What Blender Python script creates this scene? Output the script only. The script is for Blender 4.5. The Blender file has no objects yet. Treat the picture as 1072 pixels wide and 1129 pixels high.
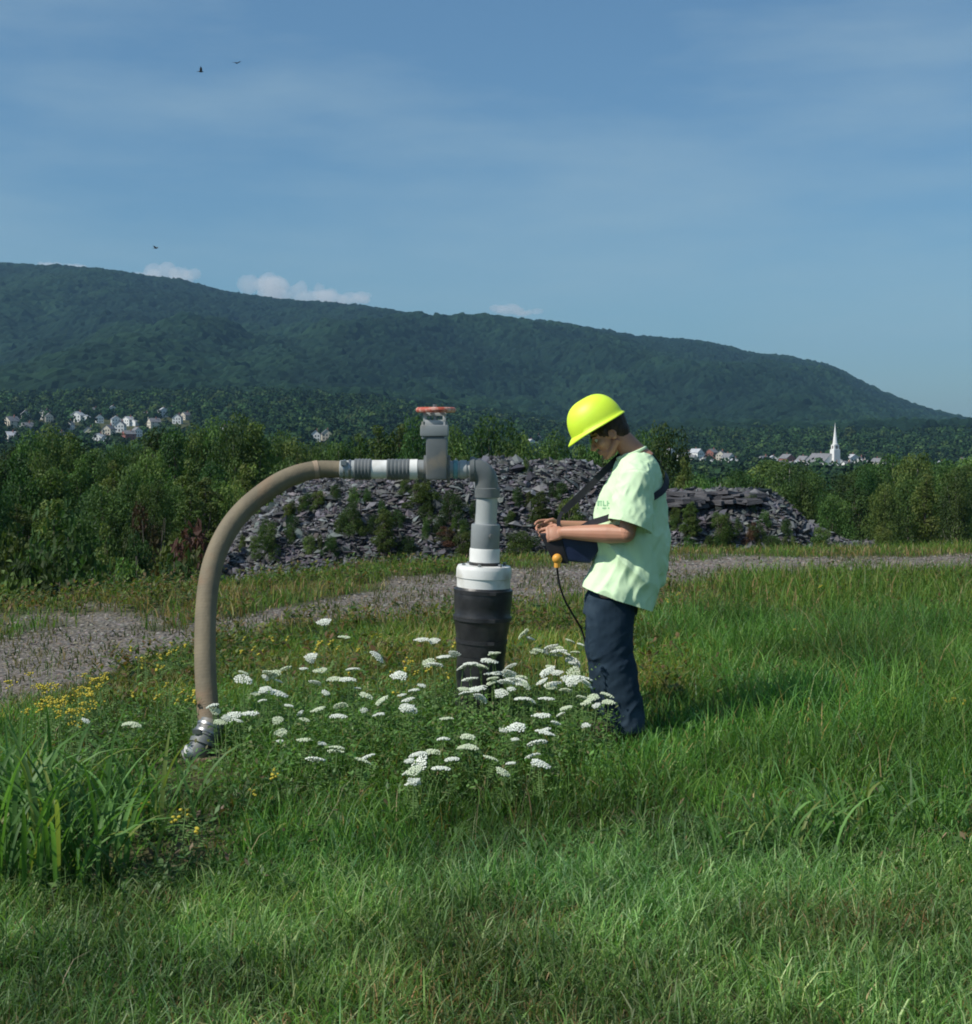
import bpy, bmesh, math, random
import numpy as np
from mathutils import Vector, Matrix, Quaternion

random.seed(7)
RNG = np.random.default_rng(7)
C = bpy.context.scene.collection
SC = bpy.context.scene
PI = math.pi
EYE = 1.6

def P(u, v, Y):
    """world point on the sight line of photo position (u, v) at distance Y; only used to read places off the photo"""
    return Vector(((u - 536.0) / 1600.0 * Y, Y, EYE - (v - 475.0) / 1600.0 * Y))

# ------------------------------------------------------------------ noise
def _hash(ix, iy, iz, seed):
    h = (ix.astype(np.int64) * 374761393 + iy.astype(np.int64) * 668265263 + iz.astype(np.int64) * 2147483647 + seed * 1274126177) & 0xFFFFFFFF
    h = ((h ^ (h >> 13)) * 1274126177) & 0xFFFFFFFF
    h = ((h ^ (h >> 16)) * 2246822519) & 0xFFFFFFFF
    return ((h ^ (h >> 15)) & 0xFFFFFF) / float(0xFFFFFF)

def noise2(x, y, seed=0):
    x = np.asarray(x, float); y = np.asarray(y, float)
    ix = np.floor(x); iy = np.floor(y); fx = x - ix; fy = y - iy
    fx = fx * fx * (3 - 2 * fx); fy = fy * fy * (3 - 2 * fy)
    z = np.zeros_like(ix)
    a = _hash(ix, iy, z, seed); b = _hash(ix + 1, iy, z, seed); c = _hash(ix, iy + 1, z, seed); d = _hash(ix + 1, iy + 1, z, seed)
    return (a * (1 - fx) + b * fx) * (1 - fy) + (c * (1 - fx) + d * fx) * fy

def fbm2(x, y, seed=0, octv=4):
    s = 0; a = 0.5; t = 0
    for k in range(octv):
        s = s + a * noise2(np.asarray(x) * 2 ** k, np.asarray(y) * 2 ** k, seed + k * 17); t += a; a *= 0.5
    return s / t

def noise3(p, seed=0):
    i = np.floor(p); f = p - i; f = f * f * (3 - 2 * f)
    r = 0
    for dx in (0, 1):
        for dy in (0, 1):
            for dz in (0, 1):
                w = (f[:, 0] if dx else 1 - f[:, 0]) * (f[:, 1] if dy else 1 - f[:, 1]) * (f[:, 2] if dz else 1 - f[:, 2])
                r = r + w * _hash(i[:, 0] + dx, i[:, 1] + dy, i[:, 2] + dz, seed)
    return r

def fbm3(p, seed=0, octv=3):
    s = 0; a = 0.5; t = 0
    for k in range(octv):
        s = s + a * noise3(p * 2 ** k, seed + 31 * k); t += a; a *= 0.5
    return s / t

def sstep(a, b, x):
    t = np.clip((np.asarray(x, float) - a) / (b - a), 0, 1)
    return t * t * (3 - 2 * t)

# ------------------------------------------------------------------ mesh helpers
def np_mesh(name, verts, quads=None, tris=None, col=None, smooth=False, attrs=None, qmat=None):
    """mesh from numpy arrays; col = per vertex linear rgb"""
    me = bpy.data.meshes.new(name)
    verts = np.asarray(verts, np.float32)
    nq = 0 if quads is None else len(quads); nt = 0 if tris is None else len(tris)
    me.vertices.add(len(verts)); me.vertices.foreach_set('co', verts.ravel())
    loops = []
    if nq: loops.append(np.asarray(quads, np.int32).ravel())
    if nt: loops.append(np.asarray(tris, np.int32).ravel())
    loops = np.concatenate(loops)
    me.loops.add(len(loops)); me.loops.foreach_set('vertex_index', loops)
    me.polygons.add(nq + nt)
    st = np.concatenate([np.arange(nq) * 4, nq * 4 + np.arange(nt) * 3]).astype(np.int32)
    me.polygons.foreach_set('loop_start', st)
    try:
        me.polygons.foreach_set('loop_total', np.concatenate([np.full(nq, 4), np.full(nt, 3)]).astype(np.int32))
    except Exception: pass
    me.polygons.foreach_set('use_smooth', np.full(nq + nt, smooth, bool))
    if qmat is not None: me.polygons.foreach_set('material_index', np.asarray(qmat, np.int32))
    if col is not None:
        ca = me.color_attributes.new('Col', 'FLOAT_COLOR', 'POINT')
        c4 = np.ones((len(verts), 4), np.float32); c4[:, :3] = col
        ca.data.foreach_set('color', c4.ravel())
    for k, v in (attrs or {}).items():
        a = me.attributes.new(k, 'FLOAT', 'POINT'); a.data.foreach_set('value', np.asarray(v, np.float32))
    me.update(calc_edges=True)
    me.validate()
    return me

def link(name, me, mats, parent=None, kind=None, **props):
    o = bpy.data.objects.new(name, me)
    C.objects.link(o)
    if mats is not None and me is not None and not me.materials:
        for m in (mats if isinstance(mats, (list, tuple)) else [mats]): me.materials.append(m)
    if parent is not None: o.parent = parent
    if kind: o['kind'] = kind
    for k, v in props.items(): o[k] = v
    return o

def empty(name, loc, label, cat, group=None, rz=0.0):
    o = bpy.data.objects.new(name, None); C.objects.link(o)
    o.location = loc; o.rotation_euler = (0, 0, rz); o.empty_display_size = 0.2
    o['label'] = label; o['category'] = cat
    if group: o['group'] = group
    return o

def copy_tree(o, parent=None):
    c = o.copy(); C.objects.link(c); c.parent = parent
    for ch in o.children: copy_tree(ch, c)
    return c

class MB:
    """collects shapes into one mesh"""
    def __init__(s): s.v = []; s.f = []; s.m = []
    def add(s, vs, fs, mi=0):
        b = len(s.v); s.v.extend([tuple(v) for v in vs]); s.f.extend([tuple(i + b for i in f) for f in fs]); s.m.extend([mi] * len(fs))
    def box(s, c, d, rot=None, taper=1.0, mi=0):
        vs = []
        for z in (-1, 1):
            k = taper if z > 0 else 1.0
            for x, y in ((-1, -1), (1, -1), (1, 1), (-1, 1)):
                v = Vector((x * d[0] / 2 * k, y * d[1] / 2 * k, z * d[2] / 2))
                if rot is not None: v = rot @ v
                vs.append(v + Vector(c))
        s.add(vs, [(3, 2, 1, 0), (4, 5, 6, 7), (0, 1, 5, 4), (1, 2, 6, 5), (2, 3, 7, 6), (3, 0, 4, 7)], mi)
    def tube(s, pts, rads, n=16, caps=True, squash=None, mi=0, ref=None):
        pts = [Vector(p) for p in pts]
        if not isinstance(rads, (list, tuple)): rads = [rads] * len(pts)
        N = len(pts); t0 = (pts[1] - pts[0]).normalized()
        a = Vector(ref) if ref is not None else (Vector((0, 0, 1)) if abs(t0.z) < 0.9 else Vector((1, 0, 0)))
        x = (a - t0 * a.dot(t0)).normalized()
        vs = []
        for i, p in enumerate(pts):
            t = (pts[min(i + 1, N - 1)] - pts[max(i - 1, 0)]).normalized()
            x = (x - t * x.dot(t)).normalized(); y = t.cross(x)
            rx = ry = rads[i]
            if squash: ry = rads[i] * squash
            for k in range(n):
                an = 2 * PI * k / n
                vs.append(p + x * (math.cos(an) * rx) + y * (math.sin(an) * ry))
        fs = []
        for i in range(N - 1):
            for k in range(n):
                k2 = (k + 1) % n
                fs.append((i * n + k, i * n + k2, (i + 1) * n + k2, (i + 1) * n + k))
        if caps:
            fs.append(tuple(range(n - 1, -1, -1))); fs.append(tuple((N - 1) * n + k for k in range(n)))
        s.add(vs, fs, mi)
    def lathe(s, prof, origin, axis, n=32, caps=True, mi=0):
        """prof: list of (t along axis, radius)"""
        ax = Vector(axis).normalized(); o = Vector(origin)
        a = Vector((0, 1, 0)) if abs(ax.y) < 0.9 else Vector((1, 0, 0))
        x = (a - ax * a.dot(ax)).normalized(); y = ax.cross(x)
        vs = []
        for t, r in prof:
            for k in range(n):
                an = 2 * PI * k / n
                vs.append(o + ax * t + x * (math.cos(an) * r) + y * (math.sin(an) * r))
        fs = []
        for i in range(len(prof) - 1):
            for k in range(n):
                k2 = (k + 1) % n
                fs.append((i * n + k, i * n + k2, (i + 1) * n + k2, (i + 1) * n + k))
        if caps:
            fs.append(tuple(range(n - 1, -1, -1))); fs.append(tuple((len(prof) - 1) * n + k for k in range(n)))
        s.add(vs, fs, mi)
    def ball(s, c, r, rot=None, n=16, m=10, mi=0):
        if not isinstance(r, (list, tuple)): r = (r, r, r)
        vs = []; c = Vector(c)
        for i in range(m + 1):
            ph = PI * i / m
            for k in range(n):
                an = 2 * PI * k / n
                v = Vector((r[0] * math.sin(ph) * math.cos(an), r[1] * math.sin(ph) * math.sin(an), r[2] * math.cos(ph)))
                if rot is not None: v = rot @ v
                vs.append(c + v)
        fs = []
        for i in range(m):
            for k in range(n):
                k2 = (k + 1) % n
                fs.append(((i + 1) * n + k, (i + 1) * n + k2, i * n + k2, i * n + k))
        s.add(vs, fs, mi)
    def torus(s, c, R, r, axis=(0, 0, 1), n=28, m=10, mi=0):
        ax = Vector(axis).normalized(); a = Vector((1, 0, 0)) if abs(ax.x) < 0.9 else Vector((0, 1, 0))
        x = (a - ax * a.dot(ax)).normalized(); y = ax.cross(x); c = Vector(c)
        vs = []
        for k in range(n):
            an = 2 * PI * k / n; d = x * math.cos(an) + y * math.sin(an)
            for j in range(m):
                b = 2 * PI * j / m
                vs.append(c + d * (R + r * math.cos(b)) + ax * (r * math.sin(b)))
        fs = [(k * m + j, ((k + 1) % n) * m + j, ((k + 1) % n) * m + (j + 1) % m, k * m + (j + 1) % m) for k in range(n) for j in range(m)]
        s.add(vs, fs, mi)
    def mesh(s, name, smooth=True, angle=35, recalc=True):
        me = bpy.data.meshes.new(name)
        me.from_pydata(s.v, [], s.f); me.update()
        if s.m and max(s.m) > 0: me.polygons.foreach_set('material_index', s.m)
        bm = bmesh.new(); bm.from_mesh(me)
        bmesh.ops.remove_doubles(bm, verts=bm.verts, dist=1e-6)
        if recalc: bmesh.ops.recalc_face_normals(bm, faces=bm.faces)
        if smooth:
            for f in bm.faces: f.smooth = True
            lim = math.radians(angle)
            for e in bm.edges:
                if len(e.link_faces) == 2 and e.calc_face_angle(0) > lim: e.smooth = False
        bm.to_mesh(me); bm.free()
        return me
    def build(s, name, mats, parent=None, smooth=True, **kw):
        return link(name, s.mesh(name, smooth), mats, parent, **kw)

# ------------------------------------------------------------------ materials
def mat(name, color=(0.5, 0.5, 0.5), rough=0.7, spec=0.3, metal=0.0):
    m = bpy.data.materials.new(name); m.use_nodes = True
    b = m.node_tree.nodes['Principled BSDF']
    b.inputs['Base Color'].default_value = (*color, 1); b.inputs['Roughness'].default_value = rough
    b.inputs['Specular IOR Level'].default_value = spec; b.inputs['Metallic'].default_value = metal
    return m

def nd(m, typ, **kw):
    n = m.node_tree.nodes.new(typ)
    for k, v in kw.items():
        if k in n.inputs: n.inputs[k].default_value = v
        else: setattr(n, k, v)
    return n

def varied(name, c1, c2, scale=8.0, rough=0.7, spec=0.3, bump=0.0, bscale=40.0, detail=5.0, lo=0.35, hi=0.65, metal=0.0, stretch=None, c3=None, s3=3.0, t3=(0.55, 0.7), bdist=0.01):
    """two-colour mottled material; optional third colour in larger patches (dirt, wear)"""
    m = mat(name, c1, rough, spec, metal); L = m.node_tree.links.new; b = m.node_tree.nodes['Principled BSDF']
    tc = nd(m, 'ShaderNodeTexCoord'); src = tc.outputs['Object']
    if stretch:
        mp = nd(m, 'ShaderNodeMapping'); mp.inputs['Scale'].default_value = stretch; L(src, mp.inputs['Vector']); src = mp.outputs['Vector']
    n = nd(m, 'ShaderNodeTexNoise'); n.inputs['Scale'].default_value = scale; n.inputs['Detail'].default_value = detail; n.inputs['Roughness'].default_value = 0.6
    L(src, n.inputs['Vector'])
    mr = nd(m, 'ShaderNodeMapRange'); mr.inputs['From Min'].default_value = lo; mr.inputs['From Max'].default_value = hi; L(n.outputs['Fac'], mr.inputs['Value'])
    mx = nd(m, 'ShaderNodeMix', data_type='RGBA'); mx.inputs['A'].default_value = (*c1, 1); mx.inputs['B'].default_value = (*c2, 1)
    L(mr.outputs['Result'], mx.inputs['Factor']); out = mx.outputs['Result']
    if c3:
        n3 = nd(m, 'ShaderNodeTexNoise'); n3.inputs['Scale'].default_value = s3; n3.inputs['Detail'].default_value = 6; L(src, n3.inputs['Vector'])
        m3 = nd(m, 'ShaderNodeMapRange'); m3.inputs['From Min'].default_value = t3[0]; m3.inputs['From Max'].default_value = t3[1]; L(n3.outputs['Fac'], m3.inputs['Value'])
        x3 = nd(m, 'ShaderNodeMix', data_type='RGBA'); x3.inputs['B'].default_value = (*c3, 1); L(out, x3.inputs['A']); L(m3.outputs['Result'], x3.inputs['Factor']); out = x3.outputs['Result']
    L(out, b.inputs['Base Color'])
    if bump:
        nb = nd(m, 'ShaderNodeTexNoise'); nb.inputs['Scale'].default_value = bscale; nb.inputs['Detail'].default_value = 4; L(src, nb.inputs['Vector'])
        bp = nd(m, 'ShaderNodeBump'); bp.inputs['Strength'].default_value = bump; bp.inputs['Distance'].default_value = bdist
        L(nb.outputs['Fac'], bp.inputs['Height']); L(bp.outputs['Normal'], b.inputs['Normal'])
    return m

def leaf_mat(name, transl=0.35, rough=0.55, tint=None, objvar=0.0, spec=0.25):
    """leaf / blade: diffuse + gloss with light coming through, colour from the Col attribute"""
    m = bpy.data.materials.new(name); m.use_nodes = True; T = m.node_tree; L = T.links.new
    b = T.nodes['Principled BSDF']; out = T.nodes['Material Output']
    at = nd(m, 'ShaderNodeAttribute', attribute_name='Col'); col = at.outputs['Color']
    if objvar:
        oi = nd(m, 'ShaderNodeObjectInfo')
        hs = nd(m, 'ShaderNodeHueSaturation')
        a = nd(m, 'ShaderNodeMapRange'); a.inputs['To Min'].default_value = 0.5 - 0.035 * objvar; a.inputs['To Max'].default_value = 0.5 + 0.02 * objvar
        v = nd(m, 'ShaderNodeMapRange'); v.inputs['To Min'].default_value = 1 - 0.4 * objvar; v.inputs['To Max'].default_value = 1 + 0.35 * objvar
        w = nd(m, 'ShaderNodeTexWhiteNoise', noise_dimensions='1D'); L(oi.outputs['Random'], w.inputs['W'])
        L(oi.outputs['Random'], a.inputs['Value']); L(w.outputs['Value'], v.inputs['Value'])
        L(a.outputs['Result'], hs.inputs['Hue']); L(v.outputs['Result'], hs.inputs['Value']); L(col, hs.inputs['Color']); col = hs.outputs['Color']
    L(col, b.inputs['Base Color']); b.inputs['Roughness'].default_value = rough; b.inputs['Specular IOR Level'].default_value = spec
    tr = nd(m, 'ShaderNodeBsdfTranslucent')
    g = nd(m, 'ShaderNodeMix', data_type='RGBA', blend_type='MULTIPLY'); g.inputs['Factor'].default_value = 1; g.inputs['B'].default_value = (1.25, 1.4, 0.6, 1)
    L(col, g.inputs['A']); L(g.outputs['Result'], tr.inputs['Color'])
    ms = nd(m, 'ShaderNodeMixShader'); ms.inputs['Fac'].default_value = transl
    L(b.outputs['BSDF'], ms.inputs[1]); L(tr.outputs['BSDF'], ms.inputs[2]); L(ms.outputs['Shader'], out.inputs['Surface'])
    return m

# ------------------------------------------------------------------ camera, sky, sun
SC.render.resolution_x, SC.render.resolution_y = 972, 1024
cam = bpy.data.cameras.new('camera'); co = bpy.data.objects.new('camera', cam); C.objects.link(co)
co.location = (0, 0, EYE); co.rotation_euler = (PI / 2, 0, 0)
cam.lens = 36.0 * 1600 / 1129; cam.sensor_width = 36; cam.shift_y = -(564.5 - 475) / 1129
cam.clip_start = 0.1; cam.clip_end = 60000
SC.camera = co

SUN_DIR = Vector((-0.80, -0.36, 0.92)).normalized()
SUN_EL = math.asin(SUN_DIR.z); SUN_AZ = math.atan2(SUN_DIR.x, SUN_DIR.y)
sun = bpy.data.lights.new('sun', 'SUN'); so = bpy.data.objects.new('sun', sun); C.objects.link(so)
sun.energy = 3.0; sun.angle = math.radians(0.53); sun.color = (1.0, 0.95, 0.86)
so.rotation_euler = SUN_DIR.to_track_quat('Z', 'Y').to_euler()

W = bpy.data.worlds.new('World'); SC.world = W; W.use_nodes = True
WT = W.node_tree; WL = WT.links.new; bg = WT.nodes['Background']
sky = WT.nodes.new('ShaderNodeTexSky'); sky.sky_type = 'NISHITA'; sky.sun_disc = False
sky.sun_elevation = SUN_EL; sky.sun_rotation = SUN_AZ; sky.air_density = 1.0; sky.dust_density = 0.6; sky.ozone_density = 3.5; sky.altitude = 100
# thin high haze streaks
tc = WT.nodes.new('ShaderNodeTexCoord'); mp = WT.nodes.new('ShaderNodeMapping'); mp.inputs['Scale'].default_value = (1.6, 1.6, 7.0); mp.inputs['Rotation'].default_value = (0.12, 0.05, 0.3)
ns = WT.nodes.new('ShaderNodeTexNoise'); ns.inputs['Scale'].default_value = 2.2; ns.inputs['Detail'].default_value = 7; ns.inputs['Roughness'].default_value = 0.55
mr = WT.nodes.new('ShaderNodeMapRange'); mr.inputs['From Min'].default_value = 0.40; mr.inputs['From Max'].default_value = 0.72; mr.inputs['To Max'].default_value = 0.33
mx = WT.nodes.new('ShaderNodeMix'); mx.data_type = 'RGBA'; mx.inputs['B'].default_value = (6.2, 6.3, 6.5, 1)
WL(tc.outputs['Generated'], mp.inputs['Vector']); WL(mp.outputs['Vector'], ns.inputs['Vector']); WL(ns.outputs['Fac'], mr.inputs['Value'])
WL(mr.outputs['Result'], mx.inputs['Factor']); WL(sky.outputs['Color'], mx.inputs['A']); 
sx = WT.nodes.new('ShaderNodeSeparateXYZ'); WL(tc.outputs['Generated'], sx.inputs['Vector'])
el = WT.nodes.new('ShaderNodeMapRange'); el.inputs['From Min'].default_value = 0.0; el.inputs['From Max'].default_value = 0.45; WL(sx.outputs['Z'], el.inputs['Value'])
tn = WT.nodes.new('ShaderNodeMix'); tn.data_type = 'RGBA'; tn.inputs['A'].default_value = (0.50, 0.70, 0.80, 1); tn.inputs['B'].default_value = (0.92, 1.14, 1.12, 1); WL(el.outputs['Result'], tn.inputs['Factor'])
ml = WT.nodes.new('ShaderNodeMix'); ml.data_type = 'RGBA'; ml.blend_type = 'MULTIPLY'; ml.inputs['Factor'].default_value = 1; WL(mx.outputs['Result'], ml.inputs['A']); WL(tn.outputs['Result'], ml.inputs['B']); WL(ml.outputs['Result'], bg.inputs['Color'])
bg.inputs['Strength'].default_value = 0.06

SC.view_settings.view_transform = 'Standard'; SC.view_settings.look = 'None'; SC.view_settings.exposure = 0.75; SC.view_settings.gamma = 1.0
SC.cycles.use_denoising = True
SC.cycles.max_bounces = 8; SC.cycles.volume_bounces = 2; SC.cycles.transparent_max_bounces = 8
SC.cycles.filter_width = 1.9

hz = mat('hazy_air'); T = hz.node_tree
for n in list(T.nodes): T.nodes.remove(n)
mo = T.nodes.new('ShaderNodeOutputMaterial'); pv = T.nodes.new('ShaderNodeVolumePrincipled')
pv.inputs['Color'].default_value = (0.32, 0.58, 0.88, 1); pv.inputs['Density'].default_value = 0.000070; pv.inputs['Anisotropy'].default_value = 0.1
T.links.new(pv.outputs['Volume'], mo.inputs['Volume'])
hb = MB(); hb.box((0, 1500, 210), (15200, 13200, 560)); hb.build('haze', hz, smooth=False, kind='stuff')

# ------------------------------------------------------------------ the lie of the land
EX = np.array([-60, -12, -4.6, -3.25, -1.55, 0.5, 2.0, 6.7, 20, 60]); EYv = np.array([2.0, 8.9, 12.7, 14.3, 16.7, 18.2, 18.9, 19.7, 22.5, 26])
def edge_y(x): return np.interp(x, EX, EYv)
RU = np.array([-400, 150, 230, 250, 280, 320, 370, 480, 545, 640, 700, 740, 850, 885, 930, 990, 1100, 1500]);
RV = np.array([680, 670, 635, 603, 578, 545, 527, 520, 508, 512, 530, 545, 550, 574, 592, 608, 640, 690])
RX = (RU - 536) / 1600 * 34.0; RZ = EYE - (RV - 475) / 1600 * 34.0
YL = np.array([0, 60, 150, 400, 700, 900, 1100, 1300, 1600, 9000]); ZL = np.array([-5, -5.5, -9, -14, -12, -2, 14, 30, 45, 45])
ZR = np.array([-5, -5.5, -11, -20, -24, -23, -15, -5, 5, 5])
def H(x, y):
    x = np.asarray(x, float); y = np.asarray(y, float)
    d = y - edge_y(x)                       # distance beyond the brink
    near = 0.05 * (fbm2(x * 0.9, y * 0.9, 3, 3) - 0.5) + 0.03 * np.exp(-((d + 1.2) / 1.3) ** 2) - 0.04 * np.exp(-((d + 4.5) / 2.0) ** 2)
    s = sstep(-0.15, 0.12, x / np.maximum(y, 5.0))
    val = np.interp(y, YL, ZL) * (1 - s) + np.interp(y, YL, ZR) * s + (fbm2(x / 60, y / 60, 9, 3) - 0.5) * np.clip((y - 40) / 60, 0, 5)
    w = sstep(0.0, 8.0, d)
    z = near * (1 - w) + val * w
    rz = np.interp(x, RX, RZ) + 0.5 * (fbm2(x * 0.6, y * 0.3, 5, 3) - 0.5)
    k = sstep(27.0, 34.0, y) * (1 - sstep(36.5, 43.0, y))
    bank = -5 + (rz + 5) * k + 0.5 * (fbm2(x * 0.8, y * 0.8, 11, 3) - 0.5) * k
    return np.where((y > 26) & (y < 44), np.maximum(z, bank), z)
TU = [(-8, 9.0, 3.5), (-4.0, 9.6, 2.6), (-3.4, 9.8, 2.5), (-2.9, 9.9, 2.3), (-2.7, 10.2, 1.9), (-2.45, 11.3, 1.0), (-2.1, 12.1, 0.55), (-1.5, 13.1, 0.9), (-1.0, 14.0, 1.3), (0.6, 15.5, 1.4), (2.8, 17.2, 1.0), (5.0, 17.6, 0.7), (12, 19, 0.8), (40, 23, 1)]
def track(x, y):
    """1 on the gravel track"""
    cy = np.interp(x, [t[0] for t in TU], [t[1] for t in TU]); hw = np.interp(x, [t[0] for t in TU], [t[2] for t in TU])
    e = np.abs(y - cy) / hw + 1.5 * (fbm2(x * 1.3, y * 1.3, 21, 4) - 0.5)
    return 1 - sstep(0.55, 1.35, e)
def slate_mask(x, y):
    rz = np.interp(x, RX, RZ)
    return sstep(26.5, 28, y) * (1 - sstep(37, 39, y)) * sstep(-3.6, -2.6, rz)

# ground: one sheet from under the camera to the horizon
az = np.concatenate([np.linspace(-180, -40, 57)[:-1], np.linspace(-40, -23, 30)[:-1], np.linspace(-23, 23, 520), np.linspace(23, 40, 30)[1:], np.linspace(40, 180, 57)[1:-1]])
rad = np.concatenate([np.linspace(0.4, 3, 12)[:-1], 3 * (7500 / 3.0) ** np.linspace(0, 1, 620)])
rad = np.concatenate([rad[rad < 26], np.linspace(26, 45, 130), rad[rad > 45]])
A, R = np.meshgrid(np.radians(az), rad); gx = R * np.sin(A); gy = R * np.cos(A); gz = H(gx, gy)
na = len(az); nr = len(rad)
vs = np.stack([gx.ravel(), gy.ravel(), gz.ravel()], 1)
i, j = np.meshgrid(np.arange(nr - 1), np.arange(na), indexing='ij'); j2 = (j + 1) % na
q = np.stack([i * na + j, (i + 1) * na + j, (i + 1) * na + j2, i * na + j2], -1).reshape(-1, 4)[:, ::-1]
b0 = len(vs); vs = np.vstack([vs, [[0, 0, float(H(0, 0))]]])
tr = np.stack([np.arange(na), (np.arange(na) + 1) % na, np.full(na, b0)], 1)[:, ::-1]
gm = bpy.data.materials.new('ground_soil'); gm.use_nodes = True; L = gm.node_tree.links.new; b = gm.node_tree.nodes['Principled BSDF']
b.inputs['Roughness'].default_value = 0.95; b.inputs['Specular IOR Level'].default_value = 0.1
tcn = nd(gm, 'ShaderNodeTexCoord')
def ramp_noise(m, src, scale, cols, detail=6, lo=0.3, hi=0.7, kind='noise'):
    LL = m.node_tree.links.new
    if kind == 'noise':
        n = nd(m, 'ShaderNodeTexNoise'); n.inputs['Scale'].default_value = scale; n.inputs['Detail'].default_value = detail; n.inputs['Roughness'].default_value = 0.65; o = n.outputs['Fac']
    else:
        n = nd(m, 'ShaderNodeTexVoronoi'); n.inputs['Scale'].default_value = scale; sp = nd(m, 'ShaderNodeSeparateColor'); LL(n.outputs['Color'], sp.inputs['Color']); o = sp.outputs['Red']
    LL(src, n.inputs['Vector'])
    r = nd(m, 'ShaderNodeValToRGB'); e = r.color_ramp.elements
    e[0].position = lo; e[1].position = hi
    e[0].color = (*cols[0], 1); e[1].color = (*cols[-1], 1)
    for k, c in enumerate(cols[1:-1]):
        x = e.new(lo + (hi - lo) * (k + 1) / (len(cols) - 1)); x.color = (*c, 1)
    LL(o, r.inputs['Fac']); return r.outputs['Color'], n
turf, _ = ramp_noise(gm, tcn.outputs['Object'], 1.4, [(0.030, 0.038, 0.014), (0.045, 0.060, 0.020), (0.075, 0.070, 0.035), (0.035, 0.055, 0.018)])
grav, gvn = ramp_noise(gm, tcn.outputs['Object'], 26.0, [(0.085, 0.075, 0.066), (0.15, 0.135, 0.120), (0.21, 0.19, 0.175), (0.12, 0.10, 0.078)], kind='vor', lo=0.05, hi=0.95)
grav2, _ = ramp_noise(gm, tcn.outputs['Object'], 3.0, [(0.13, 0.10, 0.06), (0.17, 0.155, 0.145), (0.12, 0.105, 0.08)])
gmx = nd(gm, 'ShaderNodeMix', data_type='RGBA'); gmx.inputs['Factor'].default_value = 0.45; L(grav, gmx.inputs['A']); L(grav2, gmx.inputs['B'])
slc, _ = ramp_noise(gm, tcn.outputs['Object'], 3.5, [(0.045, 0.04, 0.048), (0.09, 0.08, 0.10), (0.13, 0.115, 0.13)])
a1 = nd(gm, 'ShaderNodeAttribute', attribute_name='track'); a2 = nd(gm, 'ShaderNodeAttribute', attribute_name='slate')
m1 = nd(gm, 'ShaderNodeMix', data_type='RGBA'); L(a1.outputs['Fac'], m1.inputs['Factor']); L(turf, m1.inputs['A']); L(gmx.outputs['Result'], m1.inputs['B'])
m2 = nd(gm, 'ShaderNodeMix', data_type='RGBA'); L(a2.outputs['Fac'], m2.inputs['Factor']); L(m1.outputs['Result'], m2.inputs['A']); L(slc, m2.inputs['B'])
L(m2.outputs['Result'], b.inputs['Base Color'])
bp = nd(gm, 'ShaderNodeBump'); bp.inputs['Strength'].default_value = 0.7; bp.inputs['Distance'].default_value = 0.03; L(gvn.outputs['Distance'], bp.inputs['Height']); L(bp.outputs['Normal'], b.inputs['Normal'])
tk = track(vs[:, 0], vs[:, 1]); tk[np.hypot(vs[:, 0], vs[:, 1]) > 60] = 0
sl = slate_mask(vs[:, 0], vs[:, 1])
link('ground', np_mesh('ground', vs, q, tr, smooth=True, attrs={'track': tk, 'slate': sl}), gm, kind='structure')

# ------------------------------------------------------------------ the long wooded mountain
MU = np.array([-1500, -600, -200, 0, 100, 150, 200, 250, 300, 400, 470, 600, 650, 700, 780, 820, 880, 920, 950, 990, 1030, 1072, 1200, 1500, 2600])
MV = np.array([300, 288, 286, 290, 296, 303, 309, 322, 330, 338, 349, 354, 362, 371, 377, 388, 395, 405, 422, 440, 453, 463, 469, 472, 474])
MY = 3600.0; MX = (MU - 536) / 1600 * MY; MZ = EYE - (MV - 475) / 1600 * MY
xs = np.concatenate([np.arange(-2600, -1500, 25), np.arange(-1500, 1500, 5.0), np.arange(1500, 3400, 25)])
ys = np.concatenate([np.arange(1280, 3700, 5.2), np.arange(3700, 4600, 60)])
X, Y = np.meshgrid(xs, ys); t = (Y - 1280) / (MY - 1280)
ridge = np.interp(X * np.minimum(1, 1.0 * MY / Y) * np.maximum(1, MY / Y) + 60 * (fbm2(Y / 400, X / 900, 77, 2) - 0.5) * np.sin(np.clip(t, 0, 1) * PI), MX, MZ) - 16; foot = H(X, np.full_like(X, 1280.0)) - 2
g = np.clip(t, 0, 1); g = 0.30 * g + 0.70 * sstep(0.12, 1.04, g) * 1.002
Z = foot + (ridge - foot) * g
bell = np.sin(np.clip(t, 0, 1) * PI) * (1 - np.clip(t, 0, 1) ** 3)
Z += bell * (230 * (fbm2(X / 420, Y / 900, 41, 4) - 0.5) + 60 * (fbm2(X / 110, Y / 160, 43, 3) - 0.5)) * np.clip((ridge - foot) / 220, 0.12, 1)
Z = np.where(t > 1, Z - (t - 1) * 600, Z)
Z = np.where(t < 1, np.minimum(Z, EYE + (ridge - EYE) * (Y / MY) * 0.985 + 3), Z)
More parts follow.
